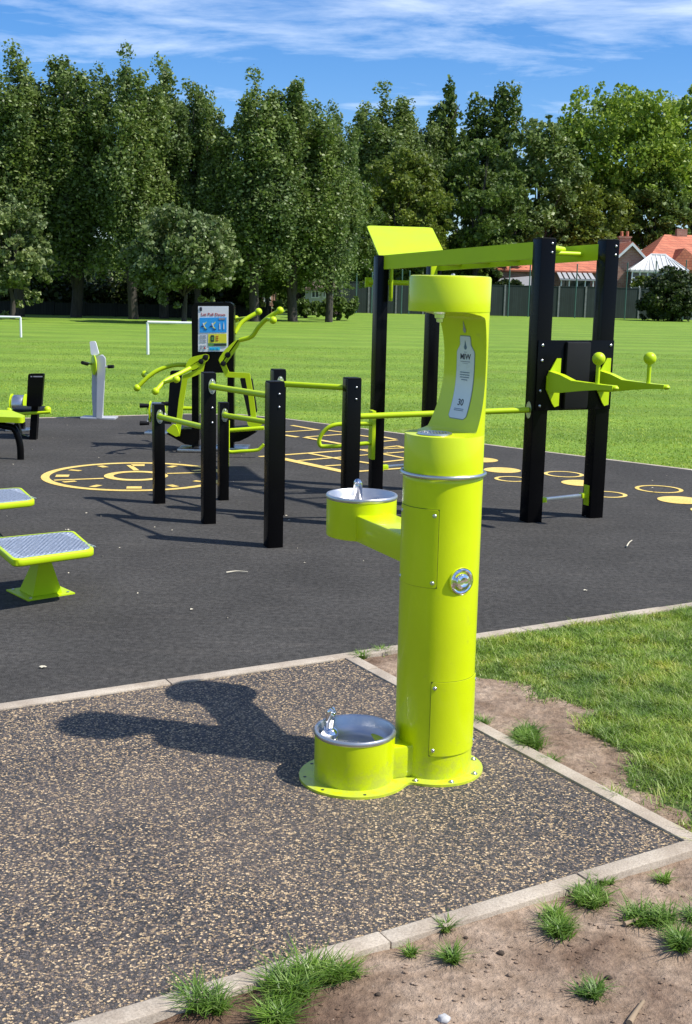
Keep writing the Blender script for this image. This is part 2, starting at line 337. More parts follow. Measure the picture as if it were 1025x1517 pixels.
        if parent is not None: o0 = world_loc(parent)
        elif origin is not None: o0 = Vector(origin)
        else:
            xs = [v.co for v in bm.verts]; o0 = Vector((sum(v.x for v in xs)/len(xs), sum(v.y for v in xs)/len(xs), min(v.z for v in xs)))
        for v in bm.verts: v.co -= o0
        bm.to_mesh(me); bm.free(); me.materials.append(M[mat] if isinstance(mat, str) else mat)
        ob = bpy.data.objects.new(name, me); COL.objects.link(ob)
        if parent is not None: ob.parent = parent
        else: ob.location = o0
        if kind: ob['kind'] = kind
        return ob
def world_loc(o):
    v = Vector(o.location)
    while o.parent: o = o.parent; v += o.location
    return v
def tag(o, label=None, cat=None, group=None, kind=None):
    if label: o['label'] = label
    if cat: o['category'] = cat
    if group: o['group'] = group
    if kind: o['kind'] = kind
    return o
def thing(name, loc, label, cat, group=None):
    o = bpy.data.objects.new(name, None); o.empty_display_size = .1; COL.objects.link(o); o.location = loc
    return tag(o, label, cat, group)
def copy_tree(o, parent=None):
    c = o.copy(); COL.objects.link(c); c.parent = parent
    for ch in list(o.children): copy_tree(ch, c)
    return c
def npmesh(name, verts, faces_flat, nper, mat, parent=None, loc=(0, 0, 0)):
    me = bpy.data.meshes.new(name); nv = len(verts); nf = len(faces_flat)//nper
    me.vertices.add(nv); me.vertices.foreach_set('co', np.asarray(verts, dtype=np.float32).ravel())
    me.loops.add(nf*nper); me.loops.foreach_set('vertex_index', np.asarray(faces_flat, dtype=np.int32))
    me.polygons.add(nf); me.polygons.foreach_set('loop_start', np.arange(0, nf*nper, nper, dtype=np.int32))
    me.update(calc_edges=True); me.materials.append(M[mat])
    ob = bpy.data.objects.new(name, me); COL.objects.link(ob); ob.location = loc
    if parent is not None: ob.parent = parent
    return ob
def arc(c, u, w, r, a0, a1, n): 
    c = Vector(c); u = Vector(u); w = Vector(w); return [c+(u*math.cos(a0+(a1-a0)*i/n)+w*math.sin(a0+(a1-a0)*i/n))*r for i in range(n+1)]
def smoothpts(pts, n=6):
    """Catmull-Rom through pts"""
    pts = [Vector(p) for p in pts]; q = [pts[0]*2-pts[1]]+pts+[pts[-1]*2-pts[-2]]; out = []
    for i in range(1, len(q)-2):
        for k in range(n):
            t = k/n; a, b, c, d = q[i-1], q[i], q[i+1], q[i+2]
            out.append(.5*((2*b)+(c-a)*t+(2*a-5*b+4*c-d)*t*t+(3*b-a-3*c+d)*t**3))
    out.append(pts[-1]); return out
def text_mesh(name, txt, size, mat, parent, loc, X, Y, extrude=.0006, align='CENTER', bold=.0):
    cu = bpy.data.curves.new('tmp', 'FONT'); cu.body = txt; cu.size = size; cu.extrude = extrude; cu.align_x = align; cu.align_y = 'CENTER'; cu.offset = bold
    to = bpy.data.objects.new('tmp', cu); COL.objects.link(to); dg = bpy.context.evaluated_depsgraph_get()
    me = bpy.data.meshes.new_from_object(to.evaluated_get(dg)); bpy.data.objects.remove(to); me.name = name
    me.materials.clear(); me.materials.append(M[mat])
    X = Vector(X).normalized(); Y = Vector(Y).normalized(); Z = X.cross(Y)
    base = Vector(loc)-(world_loc(parent) if parent else Vector())
    mt = Matrix(((X.x, Y.x, Z.x, base.x), (X.y, Y.y, Z.y, base.y), (X.z, Y.z, Z.z, base.z), (0, 0, 0, 1)))
    me.transform(mt); ob = bpy.data.objects.new(name, me); COL.objects.link(ob); ob.parent = parent; return ob

# ================================================================== SETTING: ground
fz = -.035
npf = MB()
npf.sheet([(-900, -60, fz), (900, -60, fz), (900, 1500, fz), (-900, 1500, fz)])
field = npf.build('grass_field', 'field', kind='structure', smooth=0, origin=(0, 0, fz), flipz=True)

rng = np.random.default_rng(3)
def vnoise(x, y, seed=0):
    """smooth value noise on arrays"""
    r = np.random.default_rng(seed).random((64, 64)); xi = np.floor(x).astype(int); yi = np.floor(y).astype(int); fx = x-xi; fy = y-yi
    fx = fx*fx*(3-2*fx); fy = fy*fy*(3-2*fy); a = r[xi % 64, yi % 64]; b = r[(xi+1) % 64, yi % 64]; c = r[xi % 64, (yi+1) % 64]; d = r[(xi+1) % 64, (yi+1) % 64]
    return (a*(1-fx)+b*fx)*(1-fy)+(c*(1-fx)+d*fx)*fy
def soil_z(x, y):
    x = np.asarray(x, float); y = np.asarray(y, float)
    return np.minimum(.001, -.011+.014*(vnoise(x*2.1+9, y*2.1+5, 1)-.5)+.010*(vnoise(x*7+3, y*7+1, 2)-.5)+.006*(vnoise(x*19, y*19, 4)-.5)+.004*(vnoise(x*45, y*45, 5)-.5))
nx, ny = 460, 480
xs = np.linspace(-1.2, 3.4, nx); ys = np.linspace(1.9, 6.7, ny); XX, YY = np.meshgrid(xs, ys)
ZZ = soil_z(XX, YY)
_Tx, _Ty, _cx, _cy = -.024, 5.096, 1.035, 3.315; _l = math.hypot(1, .5625); _a, _b = 1/_l, .5625/_l
_u = (XX-_Tx)*_a+(YY-_Ty)*_b; _w = (XX-_Tx)*_b-(YY-_Ty)*_a            # along the long kerb / away from it
_w2 = (XX-_cx)*(-.956)+(YY-_cy)*1.608
ZZ = np.where((_w < .055) | ((_u < .05) & (_w2/1.871 > -.045)), -.034, ZZ)
edge = np.minimum(np.minimum(XX+1.2, 3.4-XX), np.minimum(YY-1.9, 6.7-YY)); ZZ = np.where(edge < .06, -.06, ZZ)
idx = np.arange(nx*ny).reshape(ny, nx); fl = np.stack([idx[:-1, :-1], idx[:-1, 1:], idx[1:, 1:], idx[1:, :-1]], -1).reshape(-1)
def inpoly(px_, py_, poly):
    inside = np.zeros(len(px_), bool); j = len(poly)-1
    for i in range(len(poly)):
        xi, yi = poly[i]; xj, yj = poly[j]
        c = ((yi > py_) != (yj > py_)) & (px_ < (xj-xi)*(py_-yi)/(yj-yi+1e-12)+xi); inside ^= c; j = i
    return inside
Gp = [G(x, y) for x, y in [(596, 961), (650, 950), (705, 941.5), (860, 917), (1025, 893), (1250, 862), (1500, 1100), (1300, 1330), (1100, 1272), (1034, 1234), (975, 1196), (950, 1174), (968, 1140), (930, 1110), (898, 1080), (886, 1054), (828, 1044), (787, 1014), (712, 1000), (660, 978), (620, 985), (600, 975)]]
Gp = [(p.x, p.y) for p in Gp]
fq = fl.reshape(-1, 4); gx_, gy_ = XX.reshape(-1)[fq].mean(1), YY.reshape(-1)[fq].mean(1)
inl = inpoly(gx_+(vnoise(gx_*9, gy_*9, 21)-.5)*.20, gy_+(vnoise(gx_*9+30, gy_*9, 22)-.5)*.20, Gp)
VV = np.stack([XX, YY, ZZ], -1).reshape(-1, 3)
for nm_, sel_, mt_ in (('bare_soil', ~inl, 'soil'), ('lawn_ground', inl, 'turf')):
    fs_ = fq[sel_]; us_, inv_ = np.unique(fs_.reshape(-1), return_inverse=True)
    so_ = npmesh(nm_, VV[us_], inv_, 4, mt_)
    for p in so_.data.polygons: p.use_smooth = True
    so_['kind'] = 'structure'

# kerb lines in plan
Tj = Vector((-.024, 5.096, 0)); d1 = Vector((1, .5625, 0)).normalized(); d2 = Vector((.5625, -1, 0)).normalized()
cor = Vector((1.035, 3.315, 0)); d3 = Vector((-1.608, -.956, 0)).normalized()
def vec(p): return Vector((p[0], p[1], 0))
kL = Tj-d1*9.0; kR = Tj+d1*6.9
# dark rubber pad
farpts = [(-9.5, 11.9), (-6.5, 13.1), (-4.147, 14.1), (-3.05, 14.62), (-2.1, 15.1), (-1.45, 15.22), (-.79, 14.80), (.66, 13.44), (1.68, 12.49), (3.25, 11.10), (5.2, 9.4), (6.1, 8.75)]
pad = MB(); top = [(kL.x+d1.y*.03, kL.y-d1.x*.03), (kR.x+d1.y*.03, kR.y-d1.x*.03)]+farpts[::-1]
pad.prism([(x, y, -.03) for x, y in top], (0, 0, .03)); padO = pad.build('rubber_surface', 'tarmac', kind='structure', smooth=0, origin=(0, 8, -.03))
# mulch pad
fl_ = cor+d3*4.2; ml = MB(); q0 = Tj+d1*.0; leftk = Tj-d1*4.6
ml.prism([(p.x, p.y, -.025) for p in (leftk-d2*.0, Tj+d1*.03, cor+d1*.03+d2*.03, fl_+d2*.03)], (0, 0, .0235)); ml.build('bound_chipping_surface', 'mulch', kind='structure', smooth=0, origin=(0, 3.5, -.02))
def kerb(name, a, b, w, seg, side, zt=.006, gaps=.004, skip=None):
    """row of edging stones from a to b; side = +1/-1 shifts the strip sideways"""
    a = Vector(a); b = Vector(b); L_ = (b-a).length; d = (b-a)/L_; nrm = Vector((-d.y, d.x, 0)); m = MB(); t = 0; i = 0
    while t < L_:
        e = min(L_, t+seg); c = a+d*((t+e)/2)+nrm*(side*w/2); jz = random.uniform(-.0015, .0015); jr = random.uniform(-.002, .002)
        m.box((c.x, c.y, zt-.06+jz), (e-t-gaps, w, .12), math.atan2(d.y, d.x)+jr, ch=.005); t = e; i += 1
    return m.build(name, 'kerb', kind='structure', smooth=30)
kerb('kerb_edging', kL, kR, .066, .91, -1, .005)
off = d2*.064
kerb('kerb_edging', cor+d2*.0-d1*0, Tj+off, .06, .91, -1, .006)
jn = G(617, 1372); tj_ = (Vector((jn.x, jn.y, 0))-cor).dot(d3); st0 = cor+d2*.056+d1*.062
kerb('kerb_edging', st0, st0+d3*tj_, .058, tj_/2-.001, -1, .006)
kerb('kerb_edging', st0+d3*tj_, st0+d3*(tj_+.165), .058, .17, -1, .004)
kerb('kerb_edging', st0+d3*(tj_+.165), st0+d3*4.1, .058, .91, -1, .007)
m = MB()
for (x0, y0), (x1, y1) in zip(farpts[:-1], farpts[1:]):
    a = Vector((x0, y0, 0)); b = Vector((x1, y1, 0)); c = (a+b)/2; d = b-a
    nn = Vector((-d.y, d.x, 0)).normalized(); m.box((c.x+nn.x*.03, c.y+nn.y*.03, -.05), (d.length-.006, .055, .108), math.atan2(d.y, d.x), ch=.004)
m.build('kerb_edging', 'kerb', kind='structure', smooth=30)

# ------------------------------------------------------------------ painted play markings on the rubber surface
def ring(m, cx, cy, r0, r1, z=.004, n=64, a0=0, a1=2*PI, sq=1.0):
    vs = []
    for i in range(n+1):
        a = a0+(a1-a0)*i/n
        for r in (r0, r1): vs.append((cx+r*math.cos(a), cy+r*math.sin(a)*sq, z))
    m.add(vs, [(2*i, 2*i+1, 2*i+3, 2*i+2) for i in range(n)])
def disc(m, cx, cy, r, z=.004, n=48): m.sheet([(cx+r*math.cos(2*PI*i/n), cy+r*math.sin(2*PI*i/n), z) for i in range(n)])
def strip(m, a, b, w, z=.004):
    a = Vector(a); b = Vector(b); d = (b-a).normalized(); q = Vector((-d.y, d.x, 0))*w/2
    m.sheet([(p.x, p.y, z) for p in (a-q, b-q, b+q, a+q)])
m = MB(); cx, cy = -1.80, 10.03
ring(m, cx, cy, .72, .79); ring(m, cx, cy, .19, .27)
for k in range(12):
    a = 2*PI*k/12+.15; 
    strip(m, (cx+.56*math.cos(a), cy+.56*math.sin(a), 0), (cx+.67*math.cos(a), cy+.67*math.sin(a), 0), .06 if k % 3 else .12)
strip(m, (cx-.24, cy-.18, 0), (cx-.62, cy-.33, 0), .045); strip(m, (cx-.05, cy+.30, 0), (cx-.17, cy+.60, 0), .05)
strip(m, (cx+.24, cy+.16, 0), (cx+.60, cy+.28, 0), .045)
m.build('clock_marking', 'line', kind='structure', smooth=0, flipz=True)
m = MB()
for x0, y0, x1, y1, w in [(384, 677, 515, 667.5, .06), (400, 676, 515, 700.5, .10), (441, 683, 515, 677, .05), (454, 671.5, 515, 683, .05), (482, 691, 515, 689, .05), (512, 700.5, 601, 694, .06), (515, 682, 560, 689, .06), (515, 677, 601, 670, .045), (515, 663, 601, 679.5, .05), (515, 667.5, 601, 664, .045), (569, 663.5, 590, 661, .05), (588, 661, 602, 665, .05), (545, 687.5, 601, 681.5, .05), (453, 648, 515, 643.5, .05), (451, 648.5, 520, 661, .07), (484, 638, 515, 642, .05), (432, 630.5, 472, 637.5, .06), (410, 641, 472, 637, .05), (421, 645, 441, 648, .07), (557, 646, 586, 651.5, .06), (557, 655.5, 588, 652.5, .05), (528, 645, 550, 648, .06), (520, 660, 555, 657, .05)]:
    strip(m, G(x0, y0), G(x1, y1), w, .004+.0004*(len(m.f) % 8))
m.build('hopscotch_marking', 'line', kind='structure', smooth=0, flipz=True)
m = MB()
for x, y, r in [(1.30, 11.48, .17), (1.43, 10.83, .17), (2.03, 10.17, .17), (2.68, 9.40, .18), (2.80, 8.95, .16)]: disc(m, x, y, r)
for x, y, r in [(1.45, 10.31, .155), (1.966, 10.66, .18), (2.138, 9.60, .16), (2.644, 9.93, .20)]: ring(m, x, y, r-.035, r)
m.build('stepping_circle_markings', 'line', kind='structure', smooth=0, flipz=True)

# ================================================================== DRINKING FOUNTAIN
cx, cy = .315, 3.85; RC = .131
ft = thing('drinking_fountain', (cx, cy, 0), 'tall lime green metal drinking fountain and bottle filler with two steel bowls', 'drinking fountain')
def cp(a, r, z): a = math.radians(a); return Vector((cx+r*math.sin(a), cy-r*math.cos(a), z))
ZT, ZH, ZS, ZR = 1.652, 1.540, 1.150, 1.022
body = MB().lathe((cx, cy, 0), (0, 0, 1), [(RC, .004), (RC, .5), (RC, 1.0), (RC, ZR-.012), (RC-.003, ZR-.006)], 96, True, True)
body.build('column', 'lime', ft, 40)
sh = MB().lathe((cx, cy, 0), (0, 0, 1), [(RC-.0012, ZR-.005), (RC-.0012, ZS-.0022), (RC-.0018, ZS-.0006), (RC-.0035, ZS)], 96, True, True)
shelf = sh.build('shelf_drum', 'lime', ft, 40)
hd = MB().lathe((cx, cy, 0), (0, 0, 1), [(RC-.0025, ZH), (RC-.0008, ZH+.0008), (RC-.0004, ZH+.004), (RC, ZT-.008), (RC-.003, ZT-.002), (RC-.010, ZT)], 96, True, True)
hd.build('filler_head', 'lime', ft, 40)
MB().lathe((cx+.008, cy-.01, ZT), (0, 0, 1), [(.007, 0), (.007, .004), (.004, .007)], 16).build('top_screw', 'steel', ft)
# recessed back wall of the bottle bay : lofted circle segments
nv = Vector((.834, .552, 0)).normalized(); tv = Vector((-nv.y, nv.x, 0))
def bay_c(z):
    t = (z-ZS)/(ZH-ZS)                     # 0 shelf .. 1 head
    c = RC*(.553-.383*abs((t-.55)/.55)**2.2 if t < .55 else .553-.20*((t-.55)/.45)**2.5)
    if t < .035: c -= RC*.28*(1-t/.035)**2
    if t > .945: c -= RC*.60*((t-.945)/.055)**2
    return max(min(c, RC*.93), -RC*.6)
rows = []; zs = [ZS-.003]+[ZS-.0005+(ZH-ZS+.0025)*i/64 for i in range(65)]; zs = sorted(zs+[ZS+.003, ZS+.008, ZH-.004, ZH-.010, ZH-.015]); NA, NC = 30, 12
def baypts(z, rr=RC-.0013):
    c = bay_c(z); al = math.acos(max(-1, min(1, c/rr))); s_ = math.sin(al)*rr; out = []
    for i in range(NA+1):
        a = -al+2*al*i/NA; out.append(Vector((cx, cy, z))+nv*(rr*math.cos(a))+tv*(rr*math.sin(a)))
    for i in range(1, NC): out.append(Vector((cx, cy, z))+nv*c+tv*(s_-2*s_*i/NC))
    return out
rows = [baypts(z) for z in zs]; npz = len(rows[0]); bay = MB()
bay.add([p for r in rows for p in r], [(i*npz+k, i*npz+(k+1) % npz, (i+1)*npz+(k+1) % npz, (i+1)*npz+k) for i in range(len(rows)-1) for k in range(npz)]+[tuple(range(npz)), tuple((len(rows)-1)*npz+k for k in range(npz))])
back = bay.build('bottle_bay', 'lime', ft, 50)
def on_bay(u, z, lift=.001):
    """point on the bay wall, u metres to the viewer's right"""
    e = .002; sl = (bay_c(z+e)-bay_c(z-e))/(2*e); nn = (-nv+Vector((0, 0, sl))).normalized()
    return Vector((cx, cy, z))+nv*bay_c(z)-tv*u+nn*lift
def bay_shape(outline_rows, name, mat, parent, lift, thick=.0008):
    """outline_rows: list of (z, u0, u1)"""
    m = MB(); n = len(outline_rows); vs = []
    for lf in (lift, lift+thick):
        for z, u0, u1 in outline_rows: vs += [on_bay(u0, z, lf), on_bay(u1, z, lf)]
    fs = []
    for i in range(n-1):
        fs.append((2*i, 2*i+1, 2*i+3, 2*i+2)); o = 2*n; fs.append((o+2*i, o+2*i+1, o+2*i+3, o+2*i+2))
        fs += [(2*i, 2*i+2, o+2*i+2, o+2*i), (2*i+1, 2*i+3, o+2*i+3, o+2*i+1)]
    fs += [(0, 1, 2*n+1, 2*n), (2*n-2, 2*n-1, 4*n-1, 4*n-2)]
    return m.add(vs, fs).build(name, mat, parent, 40)
sb, st = 1.197, 1.462; uc = .006; hw = .044
def hwid(z, k=0):
    t = (z-sb)/(st-sb); w = hw
    if t > .80: q = min(1, (t-.80)/.11); w = hw-(hw-.026)*(q*q*(3-2*q))
    if t < .035: w = hw-.010*(1-t/.035)**2
    if t > .985: w = .026-.003
    return w+k
zz = [sb+(st-sb)*i/40 for i in range(41)]
bay_shape([(sb-.0025, uc-hwid(sb, .001), uc+hwid(sb, .001))]+[(z, uc-hwid(z, .0025), uc+hwid(z, .0025)) for z in zz]+[(st+.0025, uc-.0245, uc+.0245)], 'sticker_border', 'stickeredge', ft, .0004)
stk = bay_shape([(z, uc-hwid(z), uc+hwid(z)) for z in zz], 'bottle_shaped_sticker', 'sticker', ft, .0014)
def drop_rows(zc, h, w, dx=0):
    r = []
    for i in range(17):
        t = i/16; z = zc-h/2+h*t; ww = w/2*(math.sqrt(max(0, 1-((t-.3)/.3)**2)) if t < .3 else (1-((t-.3)/.7))**.9*(1+.25*math.sin(PI*(t-.3)/.7)*-1)); r.append((z, uc+dx-max(ww, .0004), uc+dx+max(ww, .0004)))
    return r
bay_shape(drop_rows(1.434, .030, .014), 'water_drop_print', 'bluegrey', stk, .0024)
bay_shape(drop_rows(1.428, .008, .005), 'water_drop_print', 'inkblue', stk, .0034)
bay_shape(drop_rows(1.492, .038, .014, .0), 'sensor_window', 'greytext', ft, .0012)
bay_shape([(1.4105, uc-.007, uc+.007), (1.4118, uc-.007, uc+.007)], 'printed_line', 'inkblue', stk, .0024)
bay_shape([(1.380, uc-.024, uc+.024), (1.3812, uc-.024, uc+.024)], 'printed_line', 'ink', stk, .0024)
bay_shape([(1.3745, uc-.014, uc+.014), (1.3753, uc-.014, uc+.014)], 'printed_line', 'inkblue', stk, .0024)
for i, (z, w) in enumerate([(1.344, .024), (1.336, .024), (1.328, .023), (1.320, .015)]):
    for (a, b) in [(-w, -w*.45), (-w*.38, w*.2), (w*.27, w)]: bay_shape([(z, uc+a, uc+b), (z+.0032, uc+a, uc+b)], 'printed_line', 'inkblue', stk, .0024)
for z in (1.226, 1.221): bay_shape([(z, uc-.024, uc+.022), (z+.0022, uc-.024, uc+.022)], 'printed_line', 'inkblue', stk, .0024)
def baytext(txt, z, size, mat, bold=0):
    e = .002; sl = (bay_c(z+e)-bay_c(z-e))/(2*e); nn = (-nv+Vector((0, 0, sl))).normalized(); X = -tv; Y = nn.cross(X)
    text_mesh('lettering', txt, size, mat, stk, on_bay(uc, z, .0026), X, Y, .0003, bold=bold)
baytext('MIW', 1.3955, .026, 'ink', .0004); baytext('30', 1.2475, .030, 'ink', .0004)
# nozzle
nz = P(652, 470, 3.80); nzc = Vector((nz.x, nz.y, ZH))
MB().lathe((nzc.x, nzc.y, ZH-.034), (0, 0, 1), [(.008, 0), (.011, .002), (.012, .012), (.017, .014), (.018, .026), (.022, .028), (.022, .0335)], 24).build('filler_nozzle', 'chrome', ft)
# drain grate on shelf
gc = Vector((cx-.035, cy-.040, ZS)); m = MB().lathe(gc, (0, 0, 1), [(.055, .0), (.057, .002), (.056, .006), (.048, .007), (.046, .003), (.0, .003)], 40, True, False)
for i in range(-4, 5):
    hwl = math.sqrt(max(0, .046**2-(i*.01)**2)); m.box((gc.x+i*.01, gc.y, ZS+.005), (.004, 2*hwl, .004))
m.build('drain_grate', 'steel', ft)
# ring
m = MB(); prof = [(RC+.006+.0055*math.cos(a), ZR+.007*math.sin(a)) for a in [2*PI*i/12 for i in range(12)]]; vs = []
for k in range(96):
    a = 2*PI*k/96; vs += [(cx+r*math.cos(a), cy+r*math.sin(a), z) for r, z in prof]
m.add(vs, [(k*12+j, k*12+(j+1) % 12, ((k+1) % 96)*12+(j+1) % 12, ((k+1) % 96)*12+j) for k in range(96) for j in range(12)]).build('steel_band', 'steel', ft)
# access panels
def panel(name, a0, a1, z0, z1, screws):
    m = MB(); n = 28; r0, r1 = RC-.002, RC+.0036; rc = .006; vs = []; zs_ = [z0, z0+.003, z0+.006, z1-.006, z1-.003, z1]
    zi = [rc, .002, 0, 0, .002, rc]
    for r in (r0, r1):
        for z, ins in zip(zs_, zi):
            da = math.degrees(ins/RC)
            vs += [cp(a0+da+(a1-a0-2*da)*i/n, r, z) for i in range(n+1)]
    q = n+1; nz_ = len(zs_); fs = []
    for L0 in (0, nz_*q):
        for j in range(nz_-1):
            for i in range(n): fs.append((L0+j*q+i, L0+j*q+i+1, L0+(j+1)*q+i+1, L0+(j+1)*q+i))
    O = nz_*q
    for i in range(n): fs += [(i, i+1, O+i+1, O+i), ((nz_-1)*q+i, (nz_-1)*q+i+1, O+(nz_-1)*q+i+1, O+(nz_-1)*q+i)]
    for j in range(nz_-1): fs += [(j*q, (j+1)*q, O+(j+1)*q, O+j*q), (j*q+n, (j+1)*q+n, O+(j+1)*q+n, O+j*q+n)]
    po = m.add(vs, fs).build(name, 'lime', ft, 30)
    g_ = MB(); nn2 = 28; ga = math.degrees(.0018/RC); vs2 = []
    for r in (RC-.003, RC+.0006):
        for z in (z0-.0018, z1+.0018): vs2 += [cp(a0-ga+(a1-a0+2*ga)*i/nn2, r, z) for i in range(nn2+1)]
    q2 = nn2+1; g_.add(vs2, [(i+o2, i+1+o2, q2+i+1+o2, q2+i+o2) for o2 in (0, 2*q2) for i in range(nn2)]); g_.build('panel_edge_shade', 'seamshade', po, 30)
    for a, z in screws:
        o = cp(a, r1-.001, z); d = cp(a, 1, 0)-cp(a, 0, 0)
        MB().lathe(o, d, [(.0068, 0), (.0068, .0015), (.0045, .004), (.0025, .0042), (.002, .003)], 16).build('panel_screw', 'steel', po)
    return po
panel('access_panel', -82, -8, .662, .918, [(-14, .898), (-14, .678), (-77, .898), (-77, .678)])
panel('access_panel', -10, 84, .090, .345, [(-5, .325), (-5, .110), (79, .325), (79, .110)])
# push button
ab = 29; o = cp(ab, RC-.012, .683); d = (cp(ab, 1, 0)-cp(ab, 0, 0))
bz = MB().lathe(o, d, [(.0, .0090), (.0438, .0090), (.0442, .0128), (.0450, .0135), (.0460, .0125), (.0465, .010), (.0465, .002)], 48, False, True).build('button_bezel', 'lime', ft)
MB().lathe(o, d, [(.0, .0100), (.030, .0100), (.0335, .0150), (.038, .0165), (.0425, .0140), (.0440, .0100)], 48, False, False).build('bezel_ring', 'chrome', bz)
MB().lathe(o, d, [(.0255, .010), (.0265, .020), (.0240, .0245), (.016, .0270), (.013, .0255), (.0, .0245)], 40, True, False).build('push_button', 'chrome', ft)
# basins
def basin(name, c, zr, zb, r, depth):
    n_ = 64
    b = MB().lathe((c[0], c[1], 0), (0, 0, 1), [(r-.006, zb), (r-.001, zb+.003), (r, zb+.008), (r, zr-.012)], 80, True, True).build(name, 'lime', ft, 40)
    MB().lathe((c[0], c[1], 0), (0, 0, 1), [(r+.001, zr-.014), (r+.003, zr-.010), (r+.003, zr-.002), (r, zr+.002), (r-.008, zr+.002), (r-.011, zr-.002), (r-.014, zr-depth*.5), (r-.03, zr-depth*.85), (r-.06, zr-depth*.97), (.0, zr-depth)], 80, False, False).build('steel_bowl', 'bowl', b, 50)
    return b
# the basin body is capped lower down so that the bowl can sink into it
def basin2(name, c, zr, zb, r, depth):
    b = MB().lathe((c[0], c[1], 0), (0, 0, 1), [(.0, zb), (r-.006, zb), (r-.001, zb+.003), (r, zb+.008), (r, zr-.012), (r-.006, zr-.012), (r-.006, zb+.012), (0, zb+.012)], 80, False, False).build(name, 'lime', ft, 40)
    MB().lathe((c[0], c[1], 0), (0, 0, 1), [(r-.002, zr-.016), (r+.0025, zr-.011), (r+.003, zr-.002), (r, zr+.002), (r-.007, zr+.002), (r-.010, zr-.002), (r-.013, zr-depth*.5), (r-.025, zr-depth*.85), (r-.05, zr-depth*.97), (.0, zr-depth)], 80, False, False).build('steel_bowl', 'bowl', b, 50)
    return b
LB = (.046, 3.75); UB = (.058, 4.40)
b1 = basin2('pet_bowl_basin', LB, .168, .004, .134, .060)
b2 = basin2('drinking_basin', UB, .848, .692, .132, .050)
def bubbler(c, h, s, parent, lean):
    lx, ly = lean; m = MB(); c = Vector(c)
    m.lathe(c, (0, 0, 1), [(.022*s, 0), (.022*s, .006), (.015*s, .010), (.0145*s, .016)], 24)
    m.tube([c+Vector((0, 0, .012)), c+Vector((lx*.15, ly*.15, h*.5)), c+Vector((lx*.5, ly*.5, h*.86)), c+Vector((lx, ly, h*.97)), c+Vector((lx*1.25, ly*1.25, h*.93))], [.015*s, .0155*s, .0165*s, .013*s, .007*s], 20)
    return m.build('bubbler', 'chrome', parent, 60)
bubbler((.045, 4.43, .800), .095, 1.05, b2, (-.004, -.022))
bb = P(488, 1080, 3.78)
bp = MB().lathe((bb.x, bb.y, .12), (0, 0, 1), [(.034, -.006), (.032, .022), (.026, .034), (.018, .040)], 24).build('bubbler_base', 'chrome', b1)
bubbler((bb.x, bb.y, .145), .080, 1.0, b1, (.010, -.012))
m = MB().lathe((LB[0]-.012, LB[1]-.02, .108), (0, 0, 1), [(.036, 0), (.036, .004), (.031, .012), (.021, .016), (.0, .017)], 32)
for k in range(14):
    a = 2*PI*k/14; m.box((LB[0]-.012+.030*math.cos(a), LB[1]-.02+.030*math.sin(a), .1175), (.013, .003, .006), a)
m.build('drain_dome', 'steel', b1, 40)
# arm to the upper basin
dv = Vector((UB[0]-cx, UB[1]-cy, 0)); dn = dv.normalized(); sd = Vector((-dn.y, dn.x, 0)); Ld = dv.length
pa = Vector((cx, cy, 0))+dn*(RC-.03); pb = Vector((UB[0], UB[1], 0))-dn*(.105)
ca = (pa+pb)/2; MB().box((ca.x, ca.y, .742), ((pb-pa).length, .150, .100), math.atan2(dn.y, dn.x), ch=.012).build('basin_arm', 'lime', ft, 40)
dv2 = Vector((LB[0]-cx, LB[1]-cy, 0)); dn2 = dv2.normalized(); pc = Vector((cx, cy, 0))+dv2*.52
MB().box((pc.x, pc.y, .062), (.115, .150, .112), math.atan2(dn2.y, dn2.x), ch=.010).build('link_box', 'lime', ft, 40)
# foot plate
c0 = Vector((cx, cy)); c1 = Vector(LB); mid = (c0+c1)/2; poly = []
for i in range(140):
    a = 2*PI*i/140; d = Vector((math.cos(a), math.sin(a))); lo, hi = 0, .6
    for _ in range(30):
        r = (lo+hi)/2; p = mid+d*r; e0 = (p-c0).length-.172; e1 = (p-c1).length-.184; k_ = 90
        s_ = -math.log(math.exp(-k_*e0)+math.exp(-k_*e1))/k_
        if s_ < 0: lo = r
        else: hi = r
    p = mid+d*lo; poly.append((p.x, p.y, -.006))
fp = MB().prism(poly, (0, 0, .013)).build('foot_plate', 'lime', ft, 30)
for a in (20, 62, -25, 110, 160): 
    p = cp(a, .155, .0065); MB().lathe(p, (0, 0, 1), [(.011, 0), (.011, .0015), (.007, .002), (.007, .005), (.005, .007)], 12).build('foot_bolt', 'steel', fp)
for a in (-80, -38, 12, -120):
    q = Vector((LB[0]+.166*math.sin(math.radians(a)), LB[1]-.166*math.cos(math.radians(a)), .0068)); MB().lathe(q, (0, 0, 1), [(.0055, 0), (.0055, .0009)], 12).build('bolt_hole', 'ink', fp)

# ================================================================== EXERCISE RIG (parallel bars + ladder frame joined by a bar)
rig = thing('exercise_rig', (.6, 8.6, 0), 'black posts and lime green bars forming parallel bars joined to overhead ladder frame', 'exercise frame')
RZ = math.radians(22)
posts = {'P1': (-1.405, 8.776, .737, .082), 'P2': (-.948, 8.045, 1.03, .088), 'P3': (-.455, 7.335, 1.035, .100), 'P5': (-.945, 8.975, .742, .074), 'P6': (-.500, 8.42, 1.037, .092), 'P4': (.022, 8.10, 1.012, .102),
         'A': (.232, 9.45, 1.865, .092), 'B': (.655, 9.62, 1.87, .094), 'C': (1.325, 8.375, 1.975, .118), 'D': (1.812, 8.60, 1.985, .112)}
po = {}
for k, (x, y, h, s_) in posts.items():
    rz = RZ
    o = MB().box((x, y, h/2-.01), (s_, s_, h+.02), rz, ch=.007).build('post', 'black', rig, 30); po[k] = o
    MB().box((x, y, h+.0035), (s_*.94, s_*.94, .007), rz, ch=.002).build('end_cap', 'blackmat', o)
